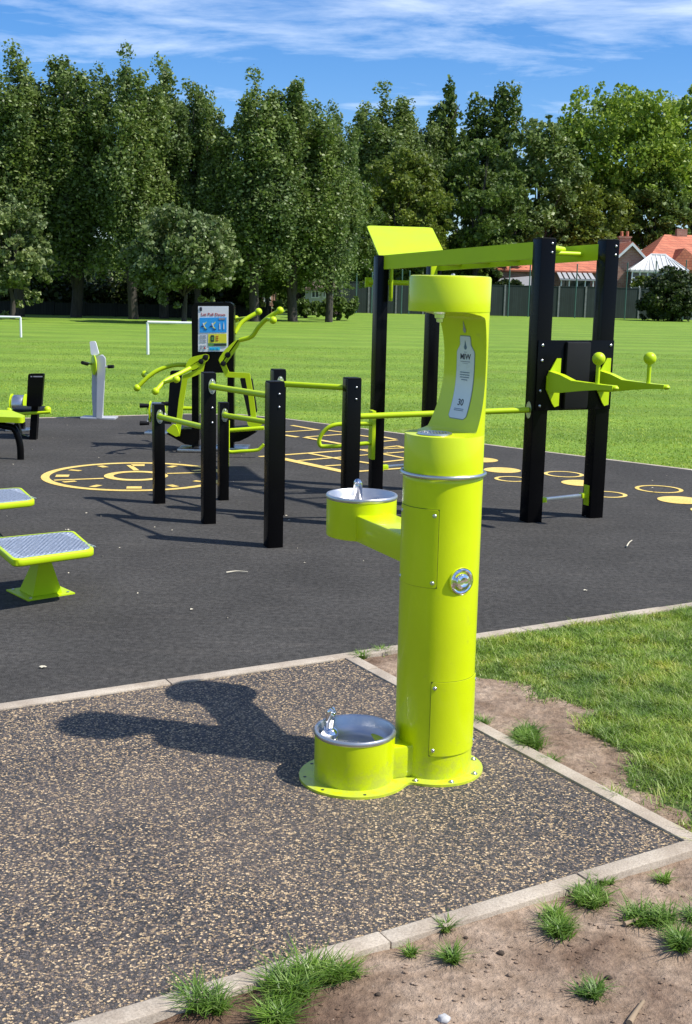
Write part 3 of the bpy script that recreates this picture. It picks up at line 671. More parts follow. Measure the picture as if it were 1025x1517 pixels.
bn = Vector((math.sin(RZ), -math.cos(RZ), 0)); bs = Vector((math.cos(RZ), math.sin(RZ), 0))   # front-face normal, sideways
def pc_(k): return Vector((posts[k][0], posts[k][1], 0))
def bolt(p, d, r, parent): MB().lathe(p, d, [(r, 0), (r, .002), (r*.75, .006), (r*.3, .0085)], 12).build('bolt', 'steel', parent)
def bar(a, b, za, zb, r=.020, flange='a', name='bar', ta=.0, tb=.0):
    """round bar from the front face of post a to post b"""
    A_ = pc_(a)+bn*(posts[a][3]/2+.004)+bs*ta; A_.z = za; B_ = pc_(b)+bs*tb-bn*posts[b][3]*.3; B_.z = zb
    o = MB().tube([A_-bn*.004, A_+bn*.012, A_+bn*.03+(B_-A_).normalized()*.02, B_], [r*1.2, r*1.15, r, r], 16).build(name, 'lime2', rig, 60)
    m = MB(); pts = []
    for i in range(24):
        an = 2*PI*i/24; w = .024+.004*math.cos(2*an); pts.append(A_-bn*.004+bs*(.026*math.cos(an))+Vector((0, 0, .052*math.sin(an))))
    m.prism(pts, bn*.008).build('flange', 'steel', o)
    for s_ in (-1, 1): bolt(A_+bn*.004+Vector((0, 0, s_*.038)), bn, .008, o)
    return o
bar('P1', 'P2', .655, .655); bar('P2', 'P3', .945, .945, ta=.012); bar('P5', 'P6', .655, .655); bar('P6', 'P4', .945, .945)
for k in ('P2', 'P3', 'P4'):
    zc = {'P2': [.80, .70], 'P3': [.965, .885], 'P4': [.955, .875]}[k]
    for z in zc: bolt(pc_(k)+bn*(posts[k][3]/2)+bs*posts[k][3]*(.12 if k != 'P2' else .16)+Vector((0, 0, z)), bn, .0085, po[k])
# long low bar to the ladder frame
A_ = pc_('P4')+bs*.04+Vector((0, 0, .752)); B_ = pc_('C')-bs*.062+Vector((0, 0, .800))
lb = MB().tube([A_, B_], .0205, 16).build('long_bar', 'lime2', rig, 60)
m = MB(); pts = [B_+bn*.036*math.cos(2*PI*i/24)+Vector((0, 0, .06*math.sin(2*PI*i/24))) for i in range(24)]; m.prism(pts, bs*.006).build('flange', 'steel', lb)
# overhead ladder
def beam(a, b, w, h0, h1, z0, z1, ext=.0, name='ladder_beam'):
    a = Vector(a); b = Vector(b); d = (b-a).normalized(); s_ = Vector((-d.y, d.x, 0)).normalized()
    vs = []
    for p, h, z in ((a, h0, z0), (b, h1, z1)):
        for sx, sz in ((-1, -1), (1, -1), (1, 0), (-1, 0)): vs.append(Vector((p.x, p.y, z))+s_*(sx*w/2)+Vector((0, 0, h*(-sz) if sz else 0))*-1 if sz else Vector((p.x, p.y, z))+s_*(sx*w/2))
    return vs
def beam_mesh(a, b, w, za0, za1, zb0, zb1):
    a = Vector(a); b = Vector(b); d = (b-a); d.z = 0; d.normalize(); s_ = Vector((-d.y, d.x, 0)); vs = []
    for p, z0, z1 in ((a, za0, za1), (b, zb0, zb1)):
        for sx, z in ((-1, z0), (1, z0), (1, z1), (-1, z1)): q = p+s_*(sx*w/2); vs.append((q.x, q.y, z))
    return MB().add(vs, [(0, 1, 2, 3), (7, 6, 5, 4), (0, 1, 5, 4), (1, 2, 6, 5), (2, 3, 7, 6), (3, 0, 4, 7)])
AC0 = pc_('A')+bn*.03+bs*.02; AC1 = pc_('C')-bs*.02-bn*.02
BD0 = pc_('B')+bn*.03; BD1 = pc_('D')-bs*.02-bn*.02
bmA = beam_mesh(AC0, AC1, .045, 1.765, 1.872, 1.845, 1.958).build('ladder_beam', 'lime2', rig, 20)
bmB = beam_mesh(BD0, BD1, .045, 1.765, 1.872, 1.850, 1.962).build('ladder_beam', 'lime2', rig, 20)
for i in range(1, 6):
    t = i/5.6; a = AC0.lerp(AC1, t); b = BD0.lerp(BD1, t); z = 1.80+.10*t
    MB().tube([(a.x, a.y, z), (b.x, b.y, z)], .017, 14).build('rung', 'lime2', rig, 60)
a = AC1+Vector((0, 0, 1.925)); MB().tube([pc_('C')+Vector((.03, 0, 1.918)), pc_('C')+(pc_('D')-pc_('C')+Vector((-.18, .35, 0)))*.62+Vector((0, 0, 1.918))], .022, 16).build('grip_stub', 'lime2', rig, 60)
for k in ('C', 'D'):
    for z in (1.945, 1.885): bolt(pc_(k)+bn*(posts[k][3]/2)+bs*posts[k][3]*.22+Vector((0, 0, z)), bn, .010, po[k])
# tilted panel above the far end
c4 = [P(543, 334, 10.2), P(640, 337, 10.32), P(659, 376, 9.56), P(562, 380, 9.43)]
def rounded(c, r=.05, n=6):
    out = []
    for i in range(len(c)):
        p = c[i]; a = (c[i-1]-p).normalized(); b = (c[(i+1) % len(c)]-p).normalized(); p0 = p+a*r; p1 = p+b*r
        for k in range(n+1): t = k/n; out.append(p0*(1-t)**2+p*2*t*(1-t)+p1*t*t)
    return out
nrm = (c4[1]-c4[0]).cross(c4[3]-c4[0]).normalized(); MB().prism(rounded(c4), nrm*.012).build('tilted_panel', 'lime2', rig, 30)
MB().tube([P(598, 386, 9.55), P(596, 377, 9.62)], .02, 10).build('panel_bracket', 'lime2', rig)
# cross bar and plates at the far end
e0 = P(546, 418, 9.62); e1 = pc_('B')+Vector((0, 0, e0.z))
cb_ = MB().tube([e0, e1], .021, 14).build('pull_up_bar', 'lime2', rig, 60)
MB().box(e0, (.06, .012, .075), RZ).build('end_plate', 'lime2', cb_)
st_ = P(579, 421, 9.40); MB().box((st_.x, st_.y, st_.z), (.014, .10, .26), math.radians(10), ch=.003).build('side_plate', 'lime2', rig)
st_ = P(643, 396, 9.52); MB().box((st_.x, st_.y, st_.z-.05), (.055, .014, .26), RZ, ch=.003).build('side_plate', 'lime2', rig)
# push-up handle at the far left post
pl = P(551, 644, 9.33); hp = MB().box(pl, (.030, .11, .385), math.radians(14), ch=.004).build('handle_plate', 'lime2', rig)
for dy in (0, .30):
    pts = [P(551, 628, 9.3+dy), P(510, 628, 9.27+dy), P(492, 630.5, 9.25+dy), P(480, 639, 9.25+dy), P(473, 651, 9.25+dy), P(474.5, 660, 9.25+dy), P(483, 661.5, 9.25+dy), P(505, 660.5, 9.25+dy), P(551, 656, 9.3+dy)]
    if dy == 0: MB().tube(smoothpts(pts), .0165, 12).build('push_up_handle', 'lime2', rig, 60)
# steps
def step(a, b, z, name='foot_step'):
    A_ = pc_(a)+bs*posts[a][3]/2; B_ = pc_(b)-bs*posts[b][3]/2; A_.z = z; B_.z = z+.015; d = (B_-A_).normalized(); s_ = Vector((-d.y, d.x, 0))
    o = MB().box((A_+B_)/2, ((B_-A_).length-.0, .030, .026), ax=(d, s_, d.cross(s_)), ch=.004).build(name, 'steel', rig, 30)
    for i, (q, sg, hh) in enumerate(((A_, 1, .06), (B_, -1, .15))):
        MB().box(q+d*sg*.028, (.056, .045, .036), ax=(d, s_, d.cross(s_)), ch=.004).build('step_bracket', 'lime2', o)
        MB().box(q+d*sg*.004+Vector((0, 0, 0)), (.008, .06, hh), ax=(d, s_, d.cross(s_)), ch=.002).build('step_flange', 'lime2', o)
    return o
step('C', 'D', .150); step('A', 'B', .205)
# leg-raise panel with two ball handles
cA = pc_('C')+bn*.055; cB = pc_('D')+bn*.055; dd = (cB-cA); dd.z = 0; dl = dd.length; dd.normalize(); dnn = Vector((dd.y, -dd.x, 0))
pcn = (cA+cB)/2+dnn*.012
bpn = MB().box((pcn.x, pcn.y, 1.045), (dl+.10, .012, .49), ax=(dd, dnn, (0, 0, 1)), ch=.003).build('back_board', 'black', rig, 30)
q = pcn+dnn*.02; MB().box((q.x, q.y, 1.045), (.20, .035, .47), ax=(dd, dnn, (0, 0, 1)), ch=.012).build('back_pad', 'blackmat', rig, 40)
for t in (-1, 1):
    for z in (1.255, 1.15, .94, .835):
        p = pcn+dd*(t*(dl/2+.02))+dnn*.007; bolt(Vector((p.x, p.y, z)), dnn, .0115, bpn)
for t, in ((-1,), (1,)):
    base = pcn+dd*(t*(dl/2-.055)); base.z = 1.0; out = Vector((.66, -.75, 0)).normalized() if t < 0 else Vector((.66, -.75, 0)).normalized()
    side = Vector((-out.y, out.x, 0))
    m = MB(); ol = [(-.035, .04), (.04, .165), (.075, .165), (.075, -.165), (.04, -.175), (.02, -.15), (-.035, -.05)]
    hnd = m.prism([base+dd*u+dnn*.012+Vector((0, 0, w)) for u, w in ol], dnn*.010).build('arm_mount', 'lime2', rig, 20)
    # tapered arm, a flat deep section narrowing outwards
    pr = [(0.0, .075, -.075), (.10, .055, -.07), (.20, .022, -.055), (.30, .018, -.040), (.46, .012, -.022), (.545, .012, -.018)]
    vs = []; wd = .028
    for u, z1, z0 in pr:
        p = base+dnn*.015+out*u
        for sx in (-1, 1):
            for z in (z0, z1): vs.append(p+side*(sx*wd)+Vector((0, 0, z+.004)))
    fs = []
    for i in range(len(pr)-1):
        o_ = i*4; n_ = o_+4; fs += [(o_, o_+1, n_+1, n_), (o_+2, n_+2, n_+3, o_+3), (o_+1, o_+3, n_+3, n_+1), (o_, n_, n_+2, o_+2)]
    fs += [(0, 1, 3, 2), tuple(len(vs)-4+k for k in (0, 2, 3, 1))]
    arm = MB().add(vs, fs).build('forearm_rest', 'lime2', rig, 20)
    tip = base+dnn*.015+out*.548; MB().ball((tip.x, tip.y, 1.0-.001), .019, 12, (1.3, 1.3, .9)).build('arm_tip', 'lime2', arm)
    hp_ = base+dnn*.015+out*.40; MB().tube([(hp_.x, hp_.y, 1.012), (hp_.x, hp_.y, 1.16)], .0145, 12).build('hand_grip', 'lime2', arm, 60)
    MB().ball((hp_.x, hp_.y, 1.185), .044, 24).build('grip_ball', 'lime2', arm, 60)

# ================================================================== LAT PULL MACHINE
YL = 11.75
def c4p(x, y, Y=YL): return P(180+x/3.942, 430+y/3.942, Y)
lat = thing('lat_pull_machine', tuple(G(325, 668)), 'two seat pull down exercise machine with lime green lever arms and black sign board', 'exercise machine')
FN = Vector((0, -1, 0))
def ply(pts, Y, th, name, mat, parent=None, r=None, sm=30):
    q = [c4p(x, y, Y) for x, y in pts]
    if r: q = rounded(q, r)
    return MB().prism(q, (0, th, 0)).build(name, mat, parent or lat, sm)
for x0, x1, y1 in ((410, 450, 945), (618, 656, 930)):
    ply([(x0, 440), (x1, 440), (x1, y1), (x0, y1)], YL, .10, 'post', 'black')
sgn = ply([(408, 72), (656, 68), (656, 482), (412, 482)], YL-.03, .16, 'sign_board', 'black', r=.07)
ps = ply([(447, 93), (625, 93), (622, 357), (447, 359)], YL-.034, .004, 'poster', 'white', sgn)
ply([(456, 160), (613, 158), (613, 246), (456, 248)], YL-.038, .004, 'blue_picture', 'posterblue', ps)
ply([(506, 256), (613, 254), (613, 308), (506, 309)], YL-.038, .004, 'yellow_picture', 'posteryellow', ps)
ply([(506, 311), (613, 310), (613, 325), (506, 326)], YL-.038, .004, 'brown_strip', 'postergreen', ps)
ply([(540, 313), (610, 312), (610, 322), (540, 323)], YL-.041, .003, 'ink_block', 'ink', ps)
ply([(512, 333), (575, 332), (575, 350), (512, 351)], YL-.038, .004, 'cyan_strip', 'postercyan', ps)
ply([(455, 98), (470, 98), (470, 122), (455, 122)], YL-.038, .004, 'emblem', 'ink', ps, r=.012)
ply([(520, 262), (541, 262), (541, 301), (520, 301)], YL-.041, .003, 'phone_picture', 'ink', ps, r=.01)
ply([(525, 272), (536, 272), (536, 292), (525, 292)], YL-.044, .003, 'phone_screen', 'postergreen', ps)
for y in (266, 278, 290): ply([(550, y), (566, y), (566, y+4), (550, y+4)], YL-.041, .003, 'printed_line', 'posterred', ps)
for y in (262, 270, 278, 290, 300, 322, 338): 
    for x, w in ((458, 12), (474, 20)): ply([(x, y), (x+w, y), (x+w, y+2.5), (x, y+2.5)], YL-.038, .004, 'printed_line', 'greytext', ps)
for x in (482, 462): ply([(x, 330+ (x % 3)), (x+7, 330), (x+7, 342), (x, 342)], YL-.040, .003, 'icon', 'posterred' if x == 482 else 'greytext', ps)
for y in (313+24,): 
    for x in (518, 534, 556): ply([(x, y), (x+9, y), (x+9, y+9), (x, y+9)], YL-.041, .003, 'icon', 'posterblue', ps)
for x in (478, 530):   # little figures on benches
    ply([(x-4, 192), (x+3, 190), (x+8, 212), (x+1, 214)], YL-.041, .003, 'figure_print', 'white', ps)
    ply([(x+2, 198), (x+17, 184), (x+19, 187), (x+6, 203)], YL-.041, .003, 'figure_print', 'posteryellow', ps)
    ply([(x-14, 208), (x+4, 206), (x+4, 211), (x-12, 213)], YL-.042, .003, 'figure_print', 'ink', ps)
    ply([(x+4, 211), (x+16, 222), (x+13, 225), (x+2, 216)], YL-.042, .003, 'figure_print', 'posteryellow', ps)
    ply([(x+6, 224), (x+22, 226), (x+22, 229), (x+6, 228)], YL-.042, .003, 'figure_print', 'ink', ps)
for x in (573, 596):
    ply([(x-2, 196), (x+3, 196), (x+4, 228), (x-2, 228)], YL-.041, .003, 'figure_print', 'sticker', ps); ply([(x-1, 189), (x+2, 189), (x+2, 194), (x-1, 194)], YL-.041, .003, 'figure_print', 'sticker', ps)
ply([(568, 163), (605, 162), (605, 171), (568, 172)], YL-.041, .003, 'ink_block', 'greytext', ps)
tc_ = c4p(536, 142, YL-.036); text_mesh('lettering', 'Lat Pull Down', .041, 'posterred', ps, tc_, (1, 0, 0), (0, 0, 1), .001)
# lever plates, pull tubes, side frames
def side(pts_plate, holes, tubes, leverpts, Yp, parentname, wl=.05):
    pr = ply(pts_plate, Yp, .016, 'lever_plate', 'lime2', lat, r=.03)
    for x, y, r in holes: MB().lathe(c4p(x, y, Yp-.002), (0, -1, 0), [(r, -.02), (r, .0), (r*.8, .003)], 16).build('pivot_cap', 'blackmat', pr)
    for pts, ya, yb, ball in tubes:
        q = [c4p(x, y, ya+(yb-ya)*i/(len(pts)-1)) for i, (x, y) in enumerate(pts)]; q = smoothpts(q, 5)
        tb = MB().tube(q, .0215, 14).build('pull_handle', 'lime2', lat, 60)
        MB().ball(q[-1], .036, 18).build('end_ball', 'lime2', tb, 60)
        if ball: 
            x, y, yy = ball; e = c4p(x, y, yy); i0 = q[int(len(q)*.72)]
            MB().tube([i0, e], .016, 10).build('cross_grip', 'lime2', tb, 60); MB().ball(e, .036, 18).build('end_ball', 'lime2', tb, 60)
    MB().bentbar([c4p(x, y, Yp+.03) for x, y in leverpts], wl, .03, (0, 1, 0)).build('side_frame', 'lime2', lat, 20)
side([(372, 440), (400, 392), (500, 370), (516, 390), (500, 418), (470, 425), (440, 460), (378, 474)], [(490, 392, .028), (464, 416, .026)],
     [([(400, 455), (330, 492), (255, 530), (198, 590)], 11.6, 11.25, (320, 520, 11.25)), ([(385, 437), (310, 437), (225, 462), (160, 502), (90, 570)], 11.85, 11.75, (135, 490, 12.0))],
     [(478, 400), (462, 470), (372, 508), (350, 640), (326, 850)], 11.62, 'left')
side([(566, 402), (600, 350), (668, 288), (696, 292), (682, 330), (610, 430), (588, 444), (566, 425)], [(620, 378, .028), (594, 428, .026)],
     [([(660, 250), (705, 185), (800, 125)], 11.9, 12.0, (667, 168, 12.15)), ([(690, 292), (760, 270), (800, 215), (850, 165), (925, 118)], 11.6, 11.45, (885, 175, 11.3))],
     [(592, 430), (618, 492), (736, 498), (755, 610), (778, 790)], 11.62, 'right')
# seats: black backs, curved bases, lime side cheeks
ply([(285, 470), (352, 470), (322, 765), (266, 765)], 11.95, .06, 'backrest', 'blackmat', r=.02)
ply([(690, 512), (762, 515), (792, 712), (740, 738)], 11.95, .06, 'backrest', 'blackmat', r=.02)
bl = [(262, 838), (330, 800), (350, 812), (455, 808), (455, 875), (405, 905), (370, 900)]
ply(bl, 11.66, .22, 'seat_base', 'black'); ply([(620, 810), (740, 800), (792, 826), (740, 858), (690, 882), (640, 890), (620, 880)], 11.66, .22, 'seat_base', 'black')
ply([(258, 822), (300, 780), (322, 792), (340, 845), (322, 858)], 11.60, .03, 'side_cheek', 'lime2', r=.02)
ply([(730, 760), (775, 745), (812, 760), (826, 782), (800, 800), (740, 795)], 11.60, .03, 'side_cheek', 'lime2', r=.02)
MB().tube([c4p(612, 820, 11.5), c4p(832, 804, 11.5)], .020, 12).build('foot_bar', 'lime2', lat, 60)
MB().tube(smoothpts([c4p(622, 760, 11.3), c4p(622, 900, 11.3), c4p(628, 942, 11.3), c4p(700, 940, 11.3), c4p(790, 934, 11.3), c4p(815, 918, 11.3), c4p(832, 900, 11.3)], 4), .016, 12).build('foot_loop', 'lime2', lat, 60)
MB().tube([c4p(621, 760, 11.32), c4p(621, 1085, 10.6)], .011, 8).build('foot_stay', 'lime2', lat, 60)
p = G(290, 669); MB().box((p.x, p.y+.05, .02), (.34, .3, .03), ch=.004).build('base_plate', 'steel', lat)
p = G(343, 667); MB().box((p.x, p.y+.05, .02), (.34, .3, .03), ch=.004).build('base_plate', 'steel', lat)

# ================================================================== PEDAL BIKES
def pedal_unit(root, c, s=1.0):
    """round housing with lime side discs, chrome hood, crank pedals; c = hub centre"""
    c = Vector(c)
    for sx in (-1, 1): MB().lathe(c+Vector((sx*.075, 0, 0)), (1, 0, 0), [(.10*s, -.006), (.118*s, -.003), (.118*s, .003), (.10*s, .006)], 32).build('side_disc', 'lime2', root, 40)
    MB().lathe(c-Vector((.062, 0, 0)), (1, 0, 0), [(.10, 0), (.105, .01), (.105, .114), (.10, .124)], 32).build('housing', 'steel', root, 40)
    MB().box((c.x, c.y+.02, c.z/2-.03), (.10, .09, c.z-.06), ch=.01).build('stand', 'black', root, 30)
    MB().box((c.x, c.y+.02, .015), (.26, .24, .03), ch=.004).build('base_plate', 'steel', root, 30)
b0 = G(46, 652); bike = thing('exercise_bike', tuple(b0), 'black backed recumbent pedal bike with lime handle bar at grass edge', 'exercise bike')
Yb = b0.y
def c7(x, y, Y): return P(x/4.271, 440+y/4.271, Y)
def pl7(pts, Y, th, name, mat, parent=None, r=None):
    q = [c7(x, y, Y) for x, y in pts]
    if r: q = rounded(q, r)
    return MB().prism(q, (0, th, 0)).build(name, mat, parent or bike, 30)
bk = pl7([(178, 486), (278, 484), (262, 694), (166, 692)], Yb-.02, .05, 'backrest', 'black', r=.02)
for i, (x0, x1) in enumerate([(193, 203), (211, 268)]): pl7([(x0, 500), (x1, 500), (x1, 507), (x0, 507)], Yb-.022, .004, 'printed_strip', 'greytext', bk)
pl7([(200, 660), (243, 660), (226, 905), (184, 905)], Yb+.03, .08, 'post', 'black')
MB().tube(smoothpts([c7(45, 735, Yb+.1), c7(62, 720, Yb+.1), c7(110, 738, Yb+.05), c7(200, 735, Yb+.03), c7(320, 728, Yb+.03)], 5), .016, 12).build('handle_bar', 'lime2', bike, 60)
MB().ball(c7(60, 722, Yb+.05), .040, 16).build('end_ball', 'lime2', bike, 60); MB().ball(c7(300, 714, Yb+.12), .040, 16).build('end_ball', 'lime2', bike, 60)
MB().box(c7(185, 712, Yb+.25), (.30, .40, .045), ch=.02).build('seat', 'blackmat', bike, 40)
hub = c7(120, 680, Yb+.75); pedal_unit(bike, hub)
MB().bentbar([c7(105, 800, Yb+.2), c7(125, 880, Yb+.2), c7(205, 905, Yb+.1)], .05, .06, (0, 1, 0)).build('foot_frame', 'black', bike)
# second pedal unit behind the low bar post
hb = P(233, 606, 13.0)
b2_ = thing('pedal_bike', (hb.x, hb.y, 0), 'small pedal machine with lime housing and black pedals behind the low post', 'exercise bike')
pedal_unit(b2_, (hb.x, hb.y, hb.z-.03))
for sx, px_, py_ in ((-1, 214, 601), (1, 246, 598), (-1, 214, 627), (1, 247, 625)):
    e = P(px_, py_, 12.9); o = MB().tube([Vector((hb.x+sx*.08, hb.y, hb.z-.04)), Vector((e.x-sx*.03, e.y, e.z))], .012, 8).build('crank', 'steel', b2_)
    MB().tube([e-Vector((sx*.05, 0, 0)), e+Vector((sx*.05, 0, 0))], [.020, .026], 12).build('pedal', 'blackmat', o)
s_ = P(277, 605, 13.1); MB().tube([s_-Vector((.12, 0, 0)), s_+Vector((.1, 0, 0))], .022, 10).build('handle', 'lime2', b2_)

# ================================================================== SILVER ARM BIKE
g0 = G(149, 620); ab_ = thing('arm_bike', tuple(g0), 'silver upright hand bike pedestal with lime side disc and white sign top', 'exercise machine')
Ys = g0.y
def pl8(pts, Y, th, name, mat, parent=None, r=None, sm=30):
    q = [c7(x, y, Y) for x, y in pts]
    if r: q = rounded(q, r)
    return MB().prism(q, (0, th, 0)).build(name, mat, parent or ab_, sm)
pl8([(616, 420), (625, 380), (645, 366), (664, 385), (666, 420), (655, 600), (645, 772), (610, 772), (612, 600)], Ys-.09, .05, 'front_spine', 'silverpaint', r=.02)
pl8([(582, 420), (600, 375), (640, 366), (650, 420), (640, 770), (588, 770), (580, 600)], Ys-.02, .13, 'pedestal', 'silverpaint', r=.02)
pl8([(566, 280), (603, 280), (626, 362), (598, 372), (575, 365)], Ys-.06, .03, 'sign_top', 'whitemetal', r=.02)
dc = c7(592, 430, Ys-.06); MB().lathe(dc, (-.90, -.43, 0), [(.115, -.012), (.122, 0), (.115, .008), (0, .012)], 32, True, False).build('side_disc', 'lime2', ab_, 50)
MB().tube([c7(580, 425, Ys), c7(545, 418, Ys-.05)], .014, 8).build('crank', 'steel', ab_); MB().tube([c7(552, 424, Ys-.05), c7(520, 415, Ys-.15)], .022, 10).build('hand_grip', 'blackmat', ab_)
MB().tube([c7(650, 440, Ys-.05), c7(690, 441, Ys-.07)], .014, 8).build('crank', 'steel', ab_); MB().tube([c7(684, 441, Ys-.07), c7(718, 440, Ys-.09)], .022, 10).build('hand_grip', 'blackmat', ab_)
MB().box((g0.x-.02, g0.y+.02, .01), (.42, .22, .022), ch=.003).build('base_plate', 'silverpaint', ab_)

# ================================================================== BENCH (left edge)
g1 = G(28, 682); bn_ = thing('sit_up_bench', tuple(g1), 'lime green topped bench on curved black legs cut by left edge', 'bench')
tz = P(20, 626, g1.y).z
topq = [P(-95, 640, g1.y), P(34, 634, g1.y-.12), P(38, 626, g1.y+.05), P(16, 617, g1.y+.50), P(-95, 621, g1.y+.5)]
topq = [Vector((p.x, p.y, tz+.01)) for p in topq]; topq[2].z += 0
MB().prism(rounded(topq, .05), (0, 0, .05)).build('bench_top', 'lime2', bn_, 40)
def bleg(dx, dy, sg):
    b_ = Vector((g1.x+dx, g1.y+dy, 0)); pts = [b_+Vector((0, 0, -.01)), b_+Vector((-.005*sg, 0, .15)), b_+Vector((-.05*sg, 0, .28)), b_+Vector((-.14*sg, 0, tz-.04)), b_+Vector((-.30*sg, 0, tz-.01))]
    MB().tube(smoothpts(pts, 5), .032, 12).build('leg', 'black', bn_, 60)
bleg(0, .06, 1); bleg(-.95, .06, -1)

# ================================================================== STEP PLATFORMS
zt_ = .285; bl_, br_, fr_, flq = [Vector(p) for p in ((-1.87, 6.07, zt_), (-1.48, 6.33, zt_), (-1.262, 5.868, zt_), (-1.60, 5.585, zt_))]
cen = (bl_+br_+fr_+flq)/4; gb = Vector((-1.60, 6.07, 0))
sp = thing('step_platform', tuple(gb), 'nearer low step platform with ribbed silver top and lime green pedestal', 'step platform', 'step platforms')
ctr = Vector((cen.x, cen.y, 0))
qd = [bl_, br_, fr_, flq]
def rim(scale, z): return [Vector((p.x, p.y, z)) for p in rounded([cen+(q-cen)*scale for q in qd], .055*scale, 8)]
r0, r1, r2, r3 = rim(1, zt_-.032), rim(1.0, zt_-.004), rim(.985, zt_), rim(.925, zt_); r00 = rim(.97, zt_-.040); nn_ = len(r0); rows = [r00, r0, r1, r2, r3]
m = MB().add([p for r in rows for p in r], [(i*nn_+k, i*nn_+(k+1) % nn_, (i+1)*nn_+(k+1) % nn_, (i+1)*nn_+k) for i in range(4) for k in range(nn_)]+[tuple(range(nn_))])
tr = m.build('step_tray', 'lime2', sp, 50)
tp = MB().prism(rim(.93, zt_-.010), (0, 0, .0085))
e1_ = (fr_-flq).normalized(); e2_ = Vector((-e1_.y, e1_.x, 0)); 
to = tp.build('ribbed_tread', 'tread', sp, 20)
m = MB()
for i in range(-13, 14):
    c = cen+e1_*(i*.0148); c.z = zt_-.0006; m.box(c, (.0055, .40, .003), ax=(e1_, e2_, (0, 0, 1)))
m.build('tread_ribs', 'tread', to, 0)
for q in qd:
    c = cen+(q-cen)*.80; MB().lathe((c.x, c.y, zt_-.001), (0, 0, 1), [(.007, 0), (.006, .0025)], 12).build('tread_screw', 'steel', to)
def fr4(c, a, h): return [c+e1_*(sx*a)+e2_*(sy*a)+Vector((0, 0, h)) for sx, sy in ((-1, -1), (1, -1), (1, 1), (-1, 1))]
sc_ = [(.082, .008), (.030, .205), (.042, zt_-.036)]; vs = []
for a, h in sc_: vs += fr4(Vector((gb.x+(cen.x-gb.x)*h/zt_, gb.y+(cen.y-gb.y)*h/zt_, 0)), a, h)
MB().add(vs, [(i*4+k, i*4+(k+1) % 4, (i+1)*4+(k+1) % 4, (i+1)*4+k) for i in range(2) for k in range(4)]+[(0, 1, 2, 3), (8, 9, 10, 11)]).build('pedestal', 'lime2', sp, 15)
bpl = MB().prism(fr4(gb, .132, -.004), (0, 0, .011)).build('base_plate', 'lime2', sp, 20)
for sx in (-1, 1):
    for sy in (-1, 1):
        p = gb+e1_*(sx*.105)+e2_*(sy*.105); MB().lathe((p.x, p.y, .007), (0, 0, 1), [(.008, 0), (.008, .005)], 10).build('bolt', 'steel', bpl)
sp2 = copy_tree(sp); sp2.location = (gb.x-.655, gb.y+1.35, 0); 
for ch_ in sp2.children:
    if ch_.name.startswith(('pedestal', 'base_plate')): ch_.location.x -= .11
sp2['label'] = 'farther low step platform at the left edge, beyond the nearer platform'

# ================================================================== GOALS
def goal(foot, toppx, width, name, label, legpx, side=-1):
    f = G(*foot); h = P(toppx[0], toppx[1], f.y).z; root = thing(name, (f.x, f.y, fz), label, 'goal', 'football goals')
    r = .035; d = Vector((math.cos(width[1]), math.sin(width[1]), 0))*width[0]
    MB().tube([(f.x, f.y, fz-.05), (f.x, f.y, h-.02)], r, 10).build('goal_post', 'whitemetal', root)
    MB().tube([(f.x+d.x, f.y+d.y, fz-.05), (f.x+d.x, f.y+d.y, h-.02)], r, 10).build('goal_post', 'whitemetal', root)
    MB().tube([(f.x, f.y, h-.02), (f.x+d.x, f.y+d.y, h-.02)], r, 10).build('crossbar', 'whitemetal', root)
goal((219, 523), (217, 476), (1.8, .02), 'goal_frame', 'white goal frame partly hidden behind the sign board of the pull down machine', 0)
goal((31, 498), (29, 469), (-2.4, .0), 'goal_frame', 'white goal frame at the far left in front of the trees', 0)

# ================================================================== TREES
def leafcloud(rng, centres, radii, counts, size, squash=(1, 1, 1), up=.25):
    P_ = []; 
    for c, r, n in zip(centres, radii, counts):
        d = rng.normal(size=(n, 3)); d /= np.linalg.norm(d, axis=1)[:, None]; rad = rng.random(n)**.45
        P_.append(np.array(c)+d*rad[:, None]*r*np.array(squash))
    p = np.concatenate(P_); n = len(p); a = rng.normal(size=(n, 3)); a[:, 2] *= .8; a /= np.linalg.norm(a, axis=1)[:, None]
    b = np.cross(a, rng.normal(size=(n, 3))); b /= np.linalg.norm(b, axis=1)[:, None]
    s = size*(.45+1.2*rng.random(n)**1.6)[:, None]; a = a*s*.5; b = b*s*.36
    v = np.stack([p-a, p+b-.15*a, p+a, p-b-.15*a], 1).reshape(-1, 3)
    return v, np.arange(n*4)
def add_tree(name, label, loc, limbs, cloud, leafmat, group, cat='tree'):
    t = thing(name, loc, label, cat, group); m = MB()
    for pts, rs in limbs: m.tube(pts, rs, 8)
    tr = m.build('trunk', 'bark', None, 60, origin=(0, 0, 0)); tr.location = (0, 0, 0); tr.parent = t
    cr = npmesh('crown', cloud[0], cloud[1], 4, leafmat); cr.parent = t
    return t
